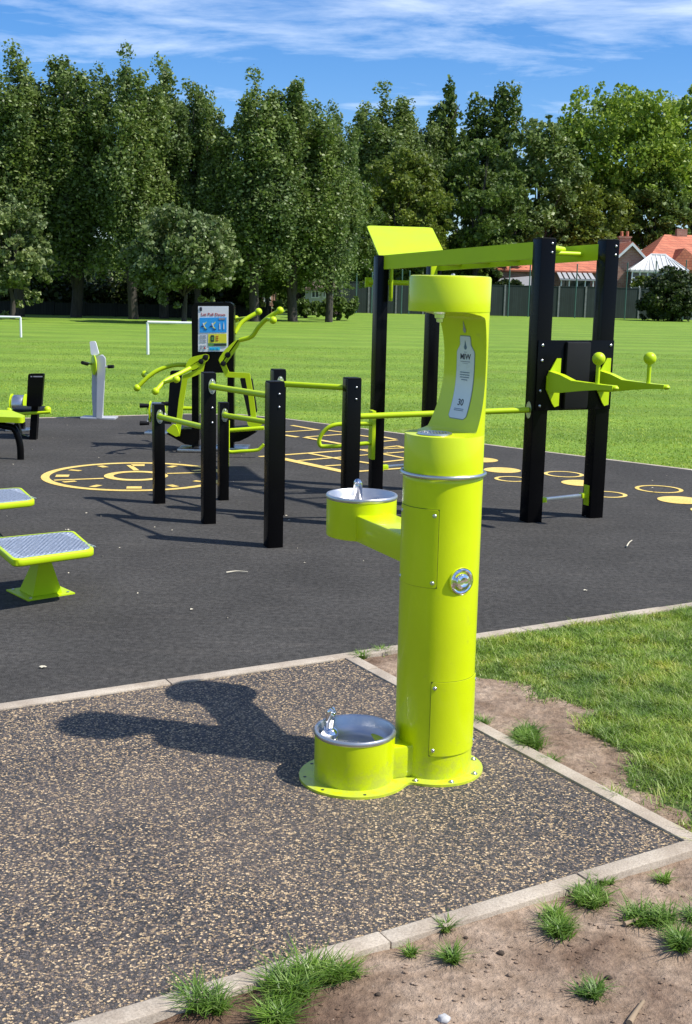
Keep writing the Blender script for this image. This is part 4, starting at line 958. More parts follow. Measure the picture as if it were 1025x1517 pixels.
def poplar(seed, h, w, base, n=15000, size=.25, lead=8, loose=0):
    r = np.random.default_rng(seed); limbs = []; cs = []; rs = []
    trunk = [(r.normal()*.04*z, r.normal()*.04*z, z) for z in np.linspace(-.2, h*.9, 9)]; trunk[0] = (0, 0, -.2)
    limbs.append((trunk, list(np.linspace(.30, .03, 9)*h/15)))
    for k in range(lead):
        a = 2*PI*k/lead+r.random()*.6; rad = w*(.40+.55*r.random()); ht = h*(.86+.14*r.random()-.16*(rad/w)**2*r.random()) if k else h
        if k == 0: rad = .25
        z0 = h*(.08+.22*r.random()); dx, dy = math.cos(a)*rad, math.sin(a)*rad
        pts = [(0, 0, z0), (dx*.45, dy*.45, z0+h*.12), (dx*.85, dy*.85, z0+h*.30), (dx, dy, ht*.8), (dx*.98, dy*.98, ht*.98)]
        limbs.append((smoothpts(pts, 3), list(np.linspace(.13, .012, 13)*h/15)))
        zc = base+(.6+r.random()*h*.10)
        while zc < ht:
            t = (zc-base)/(ht-base); wid = (1.0-.50*max(0, t-.55)/.45)*(.6+.5*r.random())*w*.56
            for _ in range(2):
                f = .5+.5*min(1, zc/(h*.45)); aa = r.random()*2*PI; q = wid*.75*r.random()
                cs.append((dx*f+math.cos(aa)*q, dy*f+math.sin(aa)*q, zc+r.normal()*.25)); rs.append(max(.24, wid*(.62+.3*r.random())))
            zc += max(.32, wid*.72)
    # outlying twigs
    for _ in range(70):
        a = r.random()*2*PI; z = base+r.random()*(h*.86-base); q = w*(.85+.35*r.random())*(1-.35*z/h); cs.append((math.cos(a)*q, math.sin(a)*q, z)); rs.append(.22+.25*r.random())
    rs = np.array(rs); k = rs**2.1; k = k*np.array([.34 if q_[2] < h*.36 else 1 for q_ in cs]); cnt = np.maximum(3, (n*k/k.sum())).astype(int)
    return limbs, leafcloud(r, cs, rs, cnt, size, (1, 1, 1.45))
def broad(seed, h, rx, base, n=15000, size=.24, flat=1.0, nc=60, ragged=1.0):
    r = np.random.default_rng(seed); limbs = []; cs = []; rs = []; zc = (h+base)/2; rz = (h-base)/2
    th = max(base*.9, h*.3)
    trunk = [(0, 0, -.2), (.05, .03, th*.5), (r.normal()*.15, r.normal()*.15, th), (0, 0, h*.72)]
    limbs.append((smoothpts(trunk, 3), list(np.linspace(.28, .05, 10)*max(.5, h/12))))
    for k in range(nc):
        d = r.normal(size=3); d /= np.linalg.norm(d); q = (.42+.55*r.random()**.6)
        if d[2] < -.55: d[2] *= .6
        x, y, z = d[0]*rx*q, d[1]*rx*q, zc+d[2]*rz*q; cs.append((x, y, z)); rs.append(rx*(.17+.16*r.random())*ragged)
        if k % 4 == 0: limbs.append((smoothpts([(0, 0, th*.8), (x*.45, y*.45, (th+z)*.5), (x, y, z)], 3), list(np.linspace(.10, .012, 7)*max(.5, h/12))))
    for _ in range(int(nc*.8)):
        d = r.normal(size=3); d /= np.linalg.norm(d); q = .92+.14*r.random(); cs.append((d[0]*rx*q, d[1]*rx*q, zc+d[2]*rz*q)); rs.append(rx*(.06+.07*r.random()))
    rs = np.array(rs); k = rs**2.0; cnt = np.maximum(6, (n*k/k.sum())).astype(int)
    return limbs, leafcloud(r, cs, rs, cnt, size, (1, 1, .8))
def base_at(x, Y): p = P(x, 470, Y); return (p.x, Y, fz)
def z_at(x, y, Y): return P(x, y, Y).z
# three poplar originals, the others are copies turned and scaled
POPG = 'tall poplars along the far side of the field'
poprow = [  # px, top px, Y, width px, proto
 (28, 62, 60, 120, 0), (112, 62, 61, 120, 1), (198, 74, 59.5, 105, 2), (243, 80, 62, 100, 0), (292, 115, 61, 80, 1),
 (378, 108, 60, 110, 2), (434, 104, 61.5, 105, 1), (487, 150, 62, 80, 0), (556, 126, 112, 110, 2), (606, 148, 114, 80, 1),
 (-40, 90, 60, 110, 2)]
plabels = ['leftmost full poplar of the tall row, just right of the picture edge', 'poplar with dark forked trunk left of the silver hand bike', 'broad poplar standing right behind the silver hand bike side of the row',
 'poplar rising above the pale small tree', 'shorter poplar ending the left clump beside the gap of sky', 'poplar right of the sky gap, first of the middle clump', 'tallest poplar of the middle clump right of the sign board', 'lower poplar on the right flank of the middle clump',
 'round topped poplar above the tilted lime panel', 'poplar between the tilted panel and the wispy dark tree', 'poplar cut off by the left picture edge']
protos = []
for i, (seed, ld) in enumerate([(11, 8), (23, 9), (35, 8)]): protos.append(poplar(seed, 14.0, 2.0, 2.2, 56000, .165, ld))
ptree = [None]*3
for i, (x, ty, Y, wp, k) in enumerate(poprow):
    h = z_at(x, ty, Y)+.1; b = base_at(x, Y)
    if ptree[k] is None:
        t = add_tree('poplar_tree', plabels[i], b, protos[k][0], protos[k][1], 'poplar', POPG); ptree[k] = t
    else: t = copy_tree(ptree[k]); t.location = b
    t['label'] = plabels[i]; sx = (wp/2/FP*Y)/2.15; t.scale = (sx*1.12, sx*1.12, h/14.7); t.rotation_euler = (0, 0, i*1.7)
def plant_broad(name, label, x, ty, by, Y, wpx, mat, seed, n=14000, size=.24, ragged=1.0, nc=60, cat='tree', group=None, wispy=False):
    h = z_at(x, ty, Y); bz = z_at(x, by, Y); rx = wpx/2/FP*Y
    g = broad(seed, h, rx*.95, bz, n, size, nc=nc, ragged=ragged)
    return add_tree(name, label, base_at(x, Y), g[0], g[1], mat, group, cat)
# wispy dark trees on the skyline
for (x, ty, Y, wp, seed, lb_) in [(652, 118, 116, 70, 51, 'thin wispy dark tree left of the pair on the skyline behind the fountain'), (724, 124, 118, 100, 52, 'dark ragged topped tree on the skyline right of the fountain')]:
    h = z_at(x, ty, Y); g = poplar(seed, h, wp/2/FP*Y*.95, h*.35, 15000, .38, 6); add_tree('wispy_tree', lb_, base_at(x, Y), g[0], g[1], 'dark', 'dark trees on the skyline')
plant_broad('broadleaf_tree', 'dark green tree below the skyline between the wispy tree and the lime green tree', 790, 168, 400, 108, 130, 'poplar', 61, 20000, .33)
plant_broad('willow_tree', 'big bright yellow green tree towering over the red roofs', 900, 122, 352, 116, 205, 'limeleaf', 62, 36000, .34, nc=95)
plant_broad('willow_tree', 'bright green tree crown cut off by the right picture edge', 1020, 130, 320, 120, 150, 'limeleaf', 63, 24000, .34, nc=75)
plant_broad('broadleaf_tree', 'rounded mid green tree directly behind the tilted lime panel', 588, 218, 445, 96, 150, 'olive', 64, 30000, .28, nc=80)
plant_broad('broadleaf_tree', 'dark dense tree behind the fountain head', 702, 208, 430, 99, 135, 'dark', 65, 28000, .28, nc=80)
plant_broad('broadleaf_tree', 'dark tree above the ladder beam between dense tree and olive tree', 755, 250, 420, 105, 95, 'dark', 66, 14000, .30)
plant_broad('broadleaf_tree', 'olive green round topped tree above the tall black posts', 852, 262, 400, 111, 145, 'olive', 67, 26000, .30, nc=80)
plant_broad('broadleaf_tree', 'dark green tree behind the chimney of the brick gable', 960, 255, 400, 113, 105, 'dark', 68, 18000, .33)
plant_broad('pale_tree', 'low spreading pale grey green tree left of the sign board', 272, 302, 450, 54, 160, 'pale', 69, 30000, .18, nc=80)
plant_broad('pale_tree', 'pale grey green tree low at the left picture edge', 18, 285, 462, 55, 120, 'pale', 70, 20000, .18, nc=70)
plant_broad('broadleaf_tree', 'dark shaded tree under the poplars right of the sign board', 395, 330, 462, 64, 130, 'dark', 71, 13000, .22)
plant_broad('broadleaf_tree', 'dark shaded tree left of the tilted panel beside the white house', 500, 250, 455, 78, 130, 'dark', 72, 14000, .22)
plant_broad('broadleaf_tree', 'dark tree in the gap behind the first poplars', 110, 350, 455, 84, 130, 'dark', 73, 9000, .3)
plant_broad('broadleaf_tree', 'background tree showing in the gap between the two poplar clumps', 325, 190, 450, 80, 90, 'poplar', 74, 11000, .3)
plant_broad('broadleaf_tree', 'background tree filling behind the middle poplars', 440, 200, 450, 86, 120, 'dark', 75, 12000, .32)
plant_broad('broadleaf_tree', 'distant dark tree low behind the net fence left of the fountain', 560, 360, 455, 96, 120, 'dark', 76, 9000, .32)
plant_broad('broadleaf_tree', 'dark tree low behind the bungalow roofs', 800, 330, 440, 112, 170, 'dark', 77, 13000, .36)
plant_broad('round_bush', 'big rounded dark bush in front of the green fence on the right', 990, 398, 492, 84, 86, 'hedge', 78, 22000, .20, nc=110, cat='bush')
plant_broad('garden_shrub', 'small green shrub behind the fence below the glass conservatory', 948, 408, 428, 94, 34, 'olive', 79, 2500, .2, nc=25, cat='bush')
plant_broad('garden_shrub', 'dark garden shrub between fence and left end of red roof', 752, 414, 432, 93, 40, 'hedge', 80, 3500, .24, nc=25, cat='bush')
plant_broad('round_bush', 'low dark bush below the right side of the white house', 500, 440, 470, 66, 60, 'dark', 81, 4000, .2, nc=25, cat='bush')
plant_broad('garden_shrub', 'dark hedge shrub in front of the white house', 452, 444, 468, 70, 60, 'dark', 82, 4000, .2, nc=25, cat='bush')

# hedge added for darkness behind the low fence, tree shade in its leaf colour
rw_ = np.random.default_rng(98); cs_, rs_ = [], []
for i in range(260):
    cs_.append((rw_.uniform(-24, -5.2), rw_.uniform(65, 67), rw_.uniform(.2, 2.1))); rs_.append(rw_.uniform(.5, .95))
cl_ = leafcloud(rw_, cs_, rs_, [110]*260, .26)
fw = npmesh('added_dark_hedge', cl_[0], cl_[1], 4, 'hedge'); tag(fw, 'long added hedge with tree shade in its dark leaf colour behind the left fence', 'hedge', kind='stuff')
# far wood closing the view behind the poplars
rw_ = np.random.default_rng(99); cs_, rs_ = [], []
for i in range(330):
    xx = rw_.uniform(-52, 14); yy = rw_.uniform(100, 112); cs_.append((xx, yy, rw_.uniform(0, 4.6))); rs_.append(rw_.uniform(.9, 1.7))
cl_ = leafcloud(rw_, cs_, rs_, [150]*330, .50)
fw = npmesh('far_wood', cl_[0], cl_[1], 4, 'dark'); tag(fw, 'dark mass of undergrowth and far wood behind the tree trunks', 'woodland', kind='stuff')

# ================================================================== FENCES
def fence(name, label, x0, x1, Y0, Y1, ytop, mat, npanel, postmat, postw=.12):
    p0 = Vector(base_at(x0, Y0)); p1 = Vector(base_at(x1, Y1)); h = z_at((x0+x1)/2, ytop, (Y0+Y1)/2)
    root = thing(name, tuple(p0), label, 'fence'); d = (p1-p0)/npanel; u = d.normalized(); n_ = Vector((u.y, -u.x, 0))
    for i in range(npanel):
        c = p0+d*(i+.5); hh = h+random.uniform(-.03, .03); m = MB().box((c.x, c.y, hh/2-.02), (d.length-.14, .04, hh), math.atan2(u.y, u.x)); m.box((c.x, c.y, hh+.0), (d.length-.13, .08, .05), math.atan2(u.y, u.x)); m.build('fence_panel', mat, root, 0)
    for i in range(npanel+1):
        c = p0+d*i; MB().box((c.x, c.y, h/2), (postw, postw, h+.12), math.atan2(u.y, u.x)).build('fence_post', postmat, root, 0)
fence('board_fence', 'long dark green board fence with grey concrete posts below the red roofs', 505, 1180, 89, 91, 425, 'fence', 17, 'postcon')
fence('board_fence', 'low fence with tree shade in its dark colour behind the left tree trunks', -60, 400, 63.2, 64, 450, 'darkfence', 10, 'darkfence')
for i, (x, ty) in enumerate([(527, 405), (550, 404), (594, 400), (605, 402), (752, 388), (782, 392), (851, 392), (925, 390), (967, 387), (1011, 386)]):
    lbs = ['net pole left of the white garage', 'net pole crossing the white garage', 'net pole just right of the tall left ladder post', 'net pole behind the pull up bar', 'net pole at the left end of the red roof', 'net pole just left of the nearer tall black post', 'net pole between the two tall black posts of the ladder end', 'net pole in front of the brick gable', 'net pole in front of the conservatory, left of the bush', 'net pole right of the bush top']
    b = base_at(x, 88); t = thing('net_pole', b, 'thin green '+lbs[i], 'pole', 'net poles along the green fence'); h = z_at(x, ty, 88)
    MB().tube([(b[0], b[1], fz-.1), (b[0], b[1], h)], .045, 8).build('pole', 'netgreen', t); MB().ball((b[0], b[1], h), .06, 8).build('pole_cap', 'netgreen', t)

# ================================================================== HOUSES
def hip_roof(x0, x1, y0, y1, ze, zr, hl, hr, over=.35):
    x0 -= over; x1 += over; y0 -= over; y1 += over; ym = (y0+y1)/2
    vs = [(x0, y0, ze), (x1, y0, ze), (x1, y1, ze), (x0, y1, ze), (x0+hl, ym, zr), (x1-hr, ym, zr), (x0, y0, ze-.14), (x1, y0, ze-.14), (x1, y1, ze-.14), (x0, y1, ze-.14)]
    return MB().add(vs, [(0, 1, 5, 4), (1, 2, 5), (2, 3, 4, 5), (3, 0, 4), (6, 7, 1, 0), (7, 8, 2, 1), (8, 9, 3, 2), (9, 6, 0, 3), (6, 9, 8, 7)])
def window(root, x, y, z, w, h, frame='whitemetal', nb=2, wallname=None):
    f = MB(); t = .07
    f.box((x, y-.03, z+h/2-t/2), (w, .07, t)).box((x, y-.03, z-h/2+t/2), (w, .07, t))
    for i in range(nb+1): f.box((x-w/2+t/2+(w-t)*i/nb, y-.03, z), (t, .07, h-2*t-.002))
    fo = f.build('window', frame, root, 0); MB().box((x, y-.008, z), (w-.04, .012, h-.04)).build('pane', 'glass', fo, 0)
# bungalow A
Y = 100; xa, xb = P(742, 400, Y).x, P(915, 400, Y).x; ze = z_at(830, 401, Y)
hA = thing('bungalow', (xa, Y, fz), 'brick bungalow with orange red tiled roof behind the two tall black posts', 'house')
MB().box(((xa+xb)/2, Y+4, ze/2), (xb-xa, 8, ze)).build('wall', 'brick', hA, 0)
rf = hip_roof(xa, xb, Y, Y+8, ze, z_at(850, 366, Y+4), 3.2, .5).build('roof', 'rooftile', hA, 0)
gx0, gx1 = P(914, 383, Y-1.5).x, P(955, 385, Y-1.5).x; gm = (gx0+gx1)/2; gz = z_at(915, 382, Y-1.5); gp = z_at(934, 362, Y-1.5)
gw = MB(); gw.prism([(gx0, Y-1.5, -.1), (gx1, Y-1.5, -.1), (gx1, Y-1.5, gz), (gm, Y-1.5, gp-.08), (gx0, Y-1.5, gz)], (0, 7, 0)).build('gable_wing', 'brick', hA, 0)
m = MB(); 
for sx, xe in ((-1, gx0-.25), (1, gx1+.25)):
    zd = gz-.25*(gp-gz)/(gm-gx0); m.prism([(gm, Y-1.75, gp+.02), (xe, Y-1.75, zd+.02), (xe, Y-1.75, zd+.2), (gm, Y-1.75, gp+.22)], (0, 7.4, 0))
m.build('gable_roof', 'rooftile', hA, 0)
m = MB()
for sx, xe in ((-1, gx0-.27), (1, gx1+.27)):
    zd = gz-.27*(gp-gz)/(gm-gx0); m.prism([(gm, Y-1.80, gp-.10), (xe, Y-1.80, zd-.10), (xe, Y-1.80, zd+.14), (gm, Y-1.80, gp+.16)], (0, .045, 0))
m.build('barge_board', 'whitemetal', hA, 0)
cxx = P(925, 355, Y+3).x; ct = z_at(925, 352, Y+3)
ch = MB().box((cxx, Y+3, ct/2+1), (.95, .6, ct-2)).build('chimney', 'brick', hA, 0)
MB().box((cxx, Y+3, ct+.04), (1.1, .75, .12)).build('chimney_cap', 'brick', ch, 0)
for dx in (-.25, .22): MB().lathe((cxx+dx, Y+3, ct+.10), (0, 0, 1), [(.13, 0), (.11, .35), (.13, .36), (.10, .40)], 10).build('chimney_pot', 'rooftile', ch)
for xx in (765, 800): window(hA, P(xx, 412, Y).x, Y, 2.3, 1.1, 1.1)
# glass lean-to on bungalow A
lx0, lx1 = P(829, 410, Y-2).x, P(876, 410, Y-2).x
ln = thing('lean_to', ((lx0+lx1)/2, Y-2.2, fz), 'white slatted lean to canopy over dark glass between the black posts', 'canopy')
zt2, zb2 = z_at(850, 403.5, Y-2.2), z_at(850, 414, Y-2.2)
m = MB()
for i in range(7):
    x = lx0+(lx1-lx0)*i/6; m.prism([(x-.15, Y-3.0, zb2), (x+.15, Y-3.0, zb2), (x+.35, Y-.1, zt2), (x+.05, Y-.1, zt2)], (0, 0, .06))
m.box(((lx0+lx1)/2, Y-3.02, zb2-.03), (lx1-lx0+.3, .1, .12)); m.build('canopy_slats', 'palegrey', ln, 0)
m = MB()
for i in range(5): m.box((lx0+(lx1-lx0)*i/4, Y-2.9, zb2/2), (.08, .08, zb2-.1))
m.build('canopy_frame', 'whitemetal', ln, 0)
MB().box(((lx0+lx1)/2, Y-2.0, zb2/2), (lx1-lx0-.1, .05, zb2-.2)).build('glass_front', 'glass', ln, 0)
# bungalow B
Y = 102; xa, xb = P(962, 390, Y).x, P(1150, 390, Y).x; ze = z_at(1000, 389, Y)
hB = thing('bungalow', (xa, Y, fz), 'brick house with steep red tiled roof at the right picture edge', 'house')
MB().box(((xa+xb)/2, Y+4.5, ze/2), (xb-xa, 9, ze)).build('wall', 'brick', hB, 0)
hip_roof(xa, xb, Y, Y+9, ze, z_at(1010, 348, Y+4.5), 2.6, 2.6).build('roof', 'rooftile', hB, 0)
dx0, dx1 = P(999, 385, Y-1).x, P(1034, 385, Y-1).x; dm = (dx0+dx1)/2+.3
MB().prism([(dx0, Y-1, ze-.6), (dx1, Y-1, ze-.6), (dx1, Y-1, ze+.3), (dm-.5, Y-1, ze+1.15), (dx0, Y-1, ze+.15)], (0, 4, 0)).build('roof_gablet', 'rooftile', hB, 0)
window(hB, P(1020, 405, Y).x, Y, 2.4, 1.4, 1.2)
cxx = P(1009, 347, Y+4.5).x; MB().box((cxx, Y+4.5, z_at(1009, 348, Y+4.5)+.1), (.9, .6, .8)).build('chimney', 'brick', hB, 0)
# conservatory
Y = 97; x0, x1 = P(936, 400, Y).x, P(1018, 400, Y).x; zc0 = z_at(975, 400.5, Y); zc1 = z_at(985, 378, Y+1.5)
cs = thing('conservatory', ((x0+x1)/2, Y, fz), 'white framed conservatory with pale glazed hipped roof beside the bush', 'conservatory')
rr = hip_roof(x0, x1, Y, Y+3, zc0, zc1, 1.9, 1.5, .12).build('glazed_roof', 'render', cs, 0)
xr0, xr1 = x0-.12+1.9, x1+.12-1.5; m = MB()
for i in range(13):
    t = i/12; xe = x0-.12+(x1-x0+.24)*t; xr = min(max(xe, xr0), xr1); m.tube([(xe, Y-.14, zc0+.02), (xr, Y+1.5, zc1+.02)], .035, 6)
m.tube([(xr0, Y+1.5, zc1+.05), (xr1, Y+1.5, zc1+.05)], .06, 6); m.build('roof_glazing_bars', 'whitemetal', cs, 0)
MB().box(((x0+x1)/2, Y+1.5, .35), (x1-x0, 3, .8)).build('dwarf_wall', 'brick', cs, 0)
MB().box(((x0+x1)/2, Y+1.5, (.75+zc0)/2), (x1-x0-.08, 2.9, zc0-.75-.15)).build('glass_walls', 'glass', cs, 0)
m = MB(); 
for i in range(8): m.box((x0+.05+(x1-x0-.1)*i/7, Y+.02, (.75+zc0)/2), (.10, .10, zc0-.78))
m.box(((x0+x1)/2, Y+.015, zc0-.12), (x1-x0, .12, .16)); m.box(((x0+x1)/2, Y+.015, .82), (x1-x0, .12, .10)); m.box(((x0+x1)/2, Y+.015, zc0-.62), (x1-x0, .09, .07)); m.build('window_frames', 'whitemetal', cs, 0)
# shed roof left of the black posts
Y = 95; x0, x1 = P(733, 425, Y).x, P(800, 425, Y).x
sd_ = thing('garden_shed', (x0, Y, fz), 'low grey felt roofed garden shed just behind the green fence', 'shed')
MB().box(((x0+x1)/2, Y+1.5, .95), (x1-x0, 3, 1.95)).build('wall', 'darkfence', sd_, 0)
MB().prism([(x0-.2, Y-.2, 1.9), (x1+.2, Y-.2, 2.3), (x1+.2, Y+3.2, 3.0), (x0+.8, Y+3.2, 2.7)], (0, 0, .1)).build('roof', 'greyroof', sd_, 0)
# white house among the trees
Y = 82; x0, x1 = P(452, 430, Y).x, P(492, 430, Y).x; ze = z_at(470, 427, Y)
wh = thing('white_house', ((x0+x1)/2, Y, fz), 'small white rendered house with brown roof under the dark trees', 'house')
MB().box(((x0+x1)/2, Y+3, ze/2), (x1-x0, 6, ze)).build('wall', 'render', wh, 0); hip_roof(x0, x1, Y, Y+6, ze, ze+1.5, 1.0, 1.0, .3).build('roof', 'browntile', wh, 0)
window(wh, P(467, 436, Y).x, Y, z_at(467, 436, Y), .55, .50); window(wh, P(482, 436, Y).x, Y, z_at(482, 436, Y), .4, .45)
# brick house glimpse
Y = 84; x0, x1 = P(384, 440, Y).x, P(404, 440, Y).x
bh = thing('brick_house', ((x0+x1)/2, Y, fz), 'sliver of orange brick house glimpsed between dark trunks right of the sign board', 'house')
MB().box(((x0+x1)/2, Y+2, .8), (x1-x0, 4, 1.8)).build('wall', 'brick', bh, 0); hip_roof(x0, x1, Y, Y+4, 1.7, 2.6, .4, .4, .1).build('roof', 'rooftile', bh, 0); window(bh, (x0+x1)/2+.1, Y, 1.0, .5, .6)
# pale garage
Y = 97; x0, x1 = P(535, 430, Y).x, P(560, 430, Y).x; ga = thing('garage', ((x0+x1)/2, Y, fz), 'pale flat garage roof showing above the fence left of the tall black post', 'garage')
zt3 = z_at(545, 424, Y); MB().box(((x0+x1)/2, Y+1.5, zt3/2), (x1-x0, 3, zt3)).build('wall', 'render', ga, 0); MB().box(((x0+x1)/2-.05, Y+1.4, zt3+.06), (x1-x0+.3, 3.3, .12)).build('roof', 'whitemetal', ga, 0)

# ================================================================== GRASS
def blades(px_, py_, pz_, h, w, rng, bend=.5, seg=2):
    n = len(px_); a = rng.random(n)*2*PI; d = np.stack([np.cos(a), np.sin(a), np.zeros(n)], 1); s = np.stack([-np.sin(a), np.cos(a), np.zeros(n)], 1)
    b = np.stack([px_, py_, pz_], 1); bd = (bend*(.3+rng.random(n)))[:, None]; hh = h[:, None]; ww = w[:, None]; up = np.array([0, 0, 1.0])
    v0 = b-s*ww/2; v1 = b+s*ww/2; m_ = b+up*hh*.6+d*hh*bd*.35; v2 = m_+s*ww*.38; v3 = m_-s*ww*.38; v4 = b+up*hh*.95+d*hh*bd
    v = np.stack([v0, v1, v2, v3, v4], 1).reshape(-1, 3); k = np.arange(n)*5
    return v, k
def blade_mesh(name, v, k, mat):
    tri = np.concatenate([np.stack([k, k+1, k+2], 1), np.stack([k, k+2, k+3], 1), np.stack([k+3, k+2, k+4], 1)], 0).reshape(-1)
    return npmesh(name, v, tri, 3, mat)
rg = np.random.default_rng(5)
# near lawn right of the fountain
n = 520000; x = rg.uniform(.1, 3.0, n); y = rg.uniform(3.0, 6.7, n)
jx = (vnoise(x*9, y*9, 21)-.5)*.20; jy = (vnoise(x*9+30, y*9, 22)-.5)*.20
dens = vnoise(x*5, y*5, 23)
side_ok = ((x-Tj.x)*(-d1.y)+(y-Tj.y)*d1.x) < -.064     # stay on the near side of the long kerb
s2 = ((x-Tj.x)*(-d2.y)+(y-Tj.y)*d2.x) > .075
rag = rg.normal(size=n)*.035; ok = inpoly(x+jx+rag, y+jy+rg.normal(size=n)*.035, Gp) & ((vnoise(x*3.1+7, y*3.1, 27) > .20) | (rg.random(n) < .25)) & side_ok & s2 & (rg.random(n) < .55+.7*dens) & (x/y < .40)
x, y, dens = x[ok], y[ok], dens[ok]; tall = vnoise(x*2.3, y*2.3, 24)
clump = vnoise(x*16, y*16, 25); h = (.010+.026*rg.random(len(x))**1.5)*(.35+.8*tall+.8*clump**2); v, k = blades(x, y, soil_z(x, y)-.002, h, .0022+.0020*rg.random(len(x)), rg, 1.6)
lawn = blade_mesh('lawn_grass', v, k, 'blade'); tag(lawn, 'rough green lawn grass growing between the two pale kerbs', 'grass', kind='stuff')
# field blades beyond the rubber surface
n = 200000; y = 9.0+rg.random(n)**1.9*26; x = rg.uniform(-.36, .36, n)*y
fp_ = np.array(farpts); yedge = np.interp(x, fp_[:, 0], fp_[:, 1]); ok = y > yedge+.07
x, y = x[ok], y[ok]; tall = vnoise(x*1.1, y*1.1, 31); near = np.exp(-(y-np.interp(x, fp_[:, 0], fp_[:, 1]))/.25)
h = (.010+.016*rg.random(len(x)))*(.7+.6*tall)+.03*near*rg.random(len(x)); v, k = blades(x, y, np.full(len(x), fz-.002), h, .006+.006*rg.random(len(x)), rg, 1.8)
fg = blade_mesh('field_grass', v, k, 'fieldblade'); tag(fg, 'short mown grass blades on the sports field', 'grass', kind='stuff')
# tufts in the soil
def tuft(px_, py_, wpx, hpx, n, hb, label):
    c = G(px_, py_); rx = wpx/2/FP*(c-CAM).length; ry = hpx/2/FP*(c-CAM).length/.5
    t = thing('grass_tuft', (c.x, c.y, -.02), label, 'grass tuft', 'grass tufts in the bare soil')
    nb = max(3, int(n/260)); cc = [(rg.normal()*rx*.45, rg.normal()*ry*.40) for _ in range(nb)]
    w_ = rg.integers(0, nb, n); cc = np.array(cc); rr_ = min(rx, ry)*.50
    x = cc[w_, 0]+rg.normal(size=n)*rr_*.5; y = cc[w_, 1]+rg.normal(size=n)*rr_*.5
    wx, wy = x+c.x, y+c.y
    f1 = (wx-cor.x)*d3.y-(wy-cor.y)*d3.x   # keep off the kerbs
    n = len(x); h = hb*(.4+1.1*rg.random(n)**1.4); v, k = blades(x, y, soil_z(wx, wy)+.018, h*.85, .0026+.0022*rg.random(n), rg, 1.7)
    # blades lean outwards from the clump
    o = blade_mesh('blades', v, k, 'tuftblade'); o.parent = t; return t
tuft(447, 1464, 92, 42, 950, .050, 'large tuft at the front kerb, lower centre of the picture')
tuft(500, 1442, 45, 26, 420, .042, 'tuft touching the right side of the large front kerb tuft')
tuft(424, 1502, 60, 26, 500, .042, 'tuft at the bottom edge below the large front kerb tuft')
tuft(304, 1494, 60, 34, 620, .040, 'tuft against the kerb left of the large tuft')
tuft(671, 1420, 24, 16, 260, .032, 'small lone tuft in the middle of the front soil')
tuft(603, 1410, 24, 14, 120, .026, 'sparse tiny tuft close to the kerb joint')
tuft(660, 1375, 22, 10, 130, .026, 'tiny tuft right beside the kerb left of the big joint row')
tuft(832, 1356, 56, 50, 620, .034, 'oval tuft nearest the kerb on the right of the front soil')
tuft(895, 1332, 80, 34, 850, .032, 'wide tuft between the kerb corner and the pale stick')
tuft(985, 1362, 80, 36, 950, .036, 'broad grass patch right of the pale stick')
tuft(1018, 1398, 36, 40, 700, .036, 'grass patch cut by the right picture edge below the pale stick')
tuft(880, 1466, 36, 16, 280, .028, 'small tuft above the dark stick at bottom right')
tuft(988, 1299, 18, 10, 120, .024, 'tiny tuft below the kerb corner at the right edge')
tuft(895, 1304, 22, 8, 120, .024, 'tiny tuft tucked beside the kerb near the wide tuft')
tuft(784, 1100, 50, 36, 1300, .038, 'dense round tuft with dark clod in the soil strip behind the kerb')
tuft(714, 1069, 24, 12, 300, .030, 'small tuft beside the fountain column foot in the soil strip')
tuft(820, 1128, 22, 10, 220, .026, 'small tuft just right of the dense round tuft')
tuft(538, 971, 34, 12, 420, .030, 'tuft at the kerb junction left of the fountain column')
tuft(572, 965, 26, 8, 260, .030, 'thin tuft along the long kerb just left of the column')
# clod, stone, sticks, scattered bits
def rock(name, px_, py_, r, mat, label, cat, sc=(1, 1, .6), seed=1, group=None):
    c = G(px_, py_); b = MB().ball((0, 0, 0), r, 14, sc); rr = random.Random(seed)
    ph = [rr.random()*6 for _ in range(6)]
    for v in b.v:
        d = v.normalized(); v *= 1+.18*math.sin(4*d.x+ph[0])*math.sin(5*d.y+ph[1])+.10*math.sin(9*d.z+ph[2]+6*d.x)
        v += Vector((c.x, c.y, soil_z([c.x], [c.y])[0]+r*.35))
    return tag(b.build(name, mat, None, 60), label, cat, group)
rock('soil_clod', 770, 1082, .022, 'clod', 'dark soil clod on top of the dense round tuft', 'clod', (1, 1, .8), 2)
rock('stone', 658, 1506, .014, 'stone', 'pale rounded stone on the soil at the bottom edge', 'stone', (1, 1, .7), 3)
rock('stone', 902, 1444, .007, 'clod', 'small dark brown stone in the soil right of the small tuft', 'stone', (1.3, 1, .8), 4)
for i, (x, y, w) in enumerate([(600, 1440, .006), (742, 1408, .008), (756, 1440, .007), (690, 1385, .005), (845, 1395, .006), (560, 1470, .006)]):
    lb2 = ['crumb of soil left of the lone tuft', 'upper dark crumb right of the lone tuft', 'lower dark crumb right of the lone tuft', 'tiny crumb below the kerb stone joint', 'crumb below the oval tuft', 'crumb above the pale stone'][i]
    rock('soil_crumb', x, y, w, 'clod' if i % 2 else 'soil', lb2, 'clod', (1.2, 1, .7), 10+i, 'crumbs of soil')
def stick(pts, r, label, z=.008, mat='twig', name='twig'):
    q = [G(x, y) for x, y in pts]; q = [Vector((p.x, p.y, (soil_z([p.x], [p.y])[0] if mat == 'twig' and z < .01 else 0)+z)) for p in q]
    q = smoothpts(q, 4); rs = [r*(1-.45*i/(len(q)-1)) for i in range(len(q))]
    return tag(MB().tube(q, rs, 8).build(name, mat, None, 60), label, 'twig', 'fallen twigs')
stick([(925, 1369), (942, 1361), (958, 1355)], .006, 'pale bare stick lying at the left of the broad grass patch')
stick([(932, 1517), (940, 1502), (953, 1483)], .008, 'dark stick pointing up from the bottom right edge')
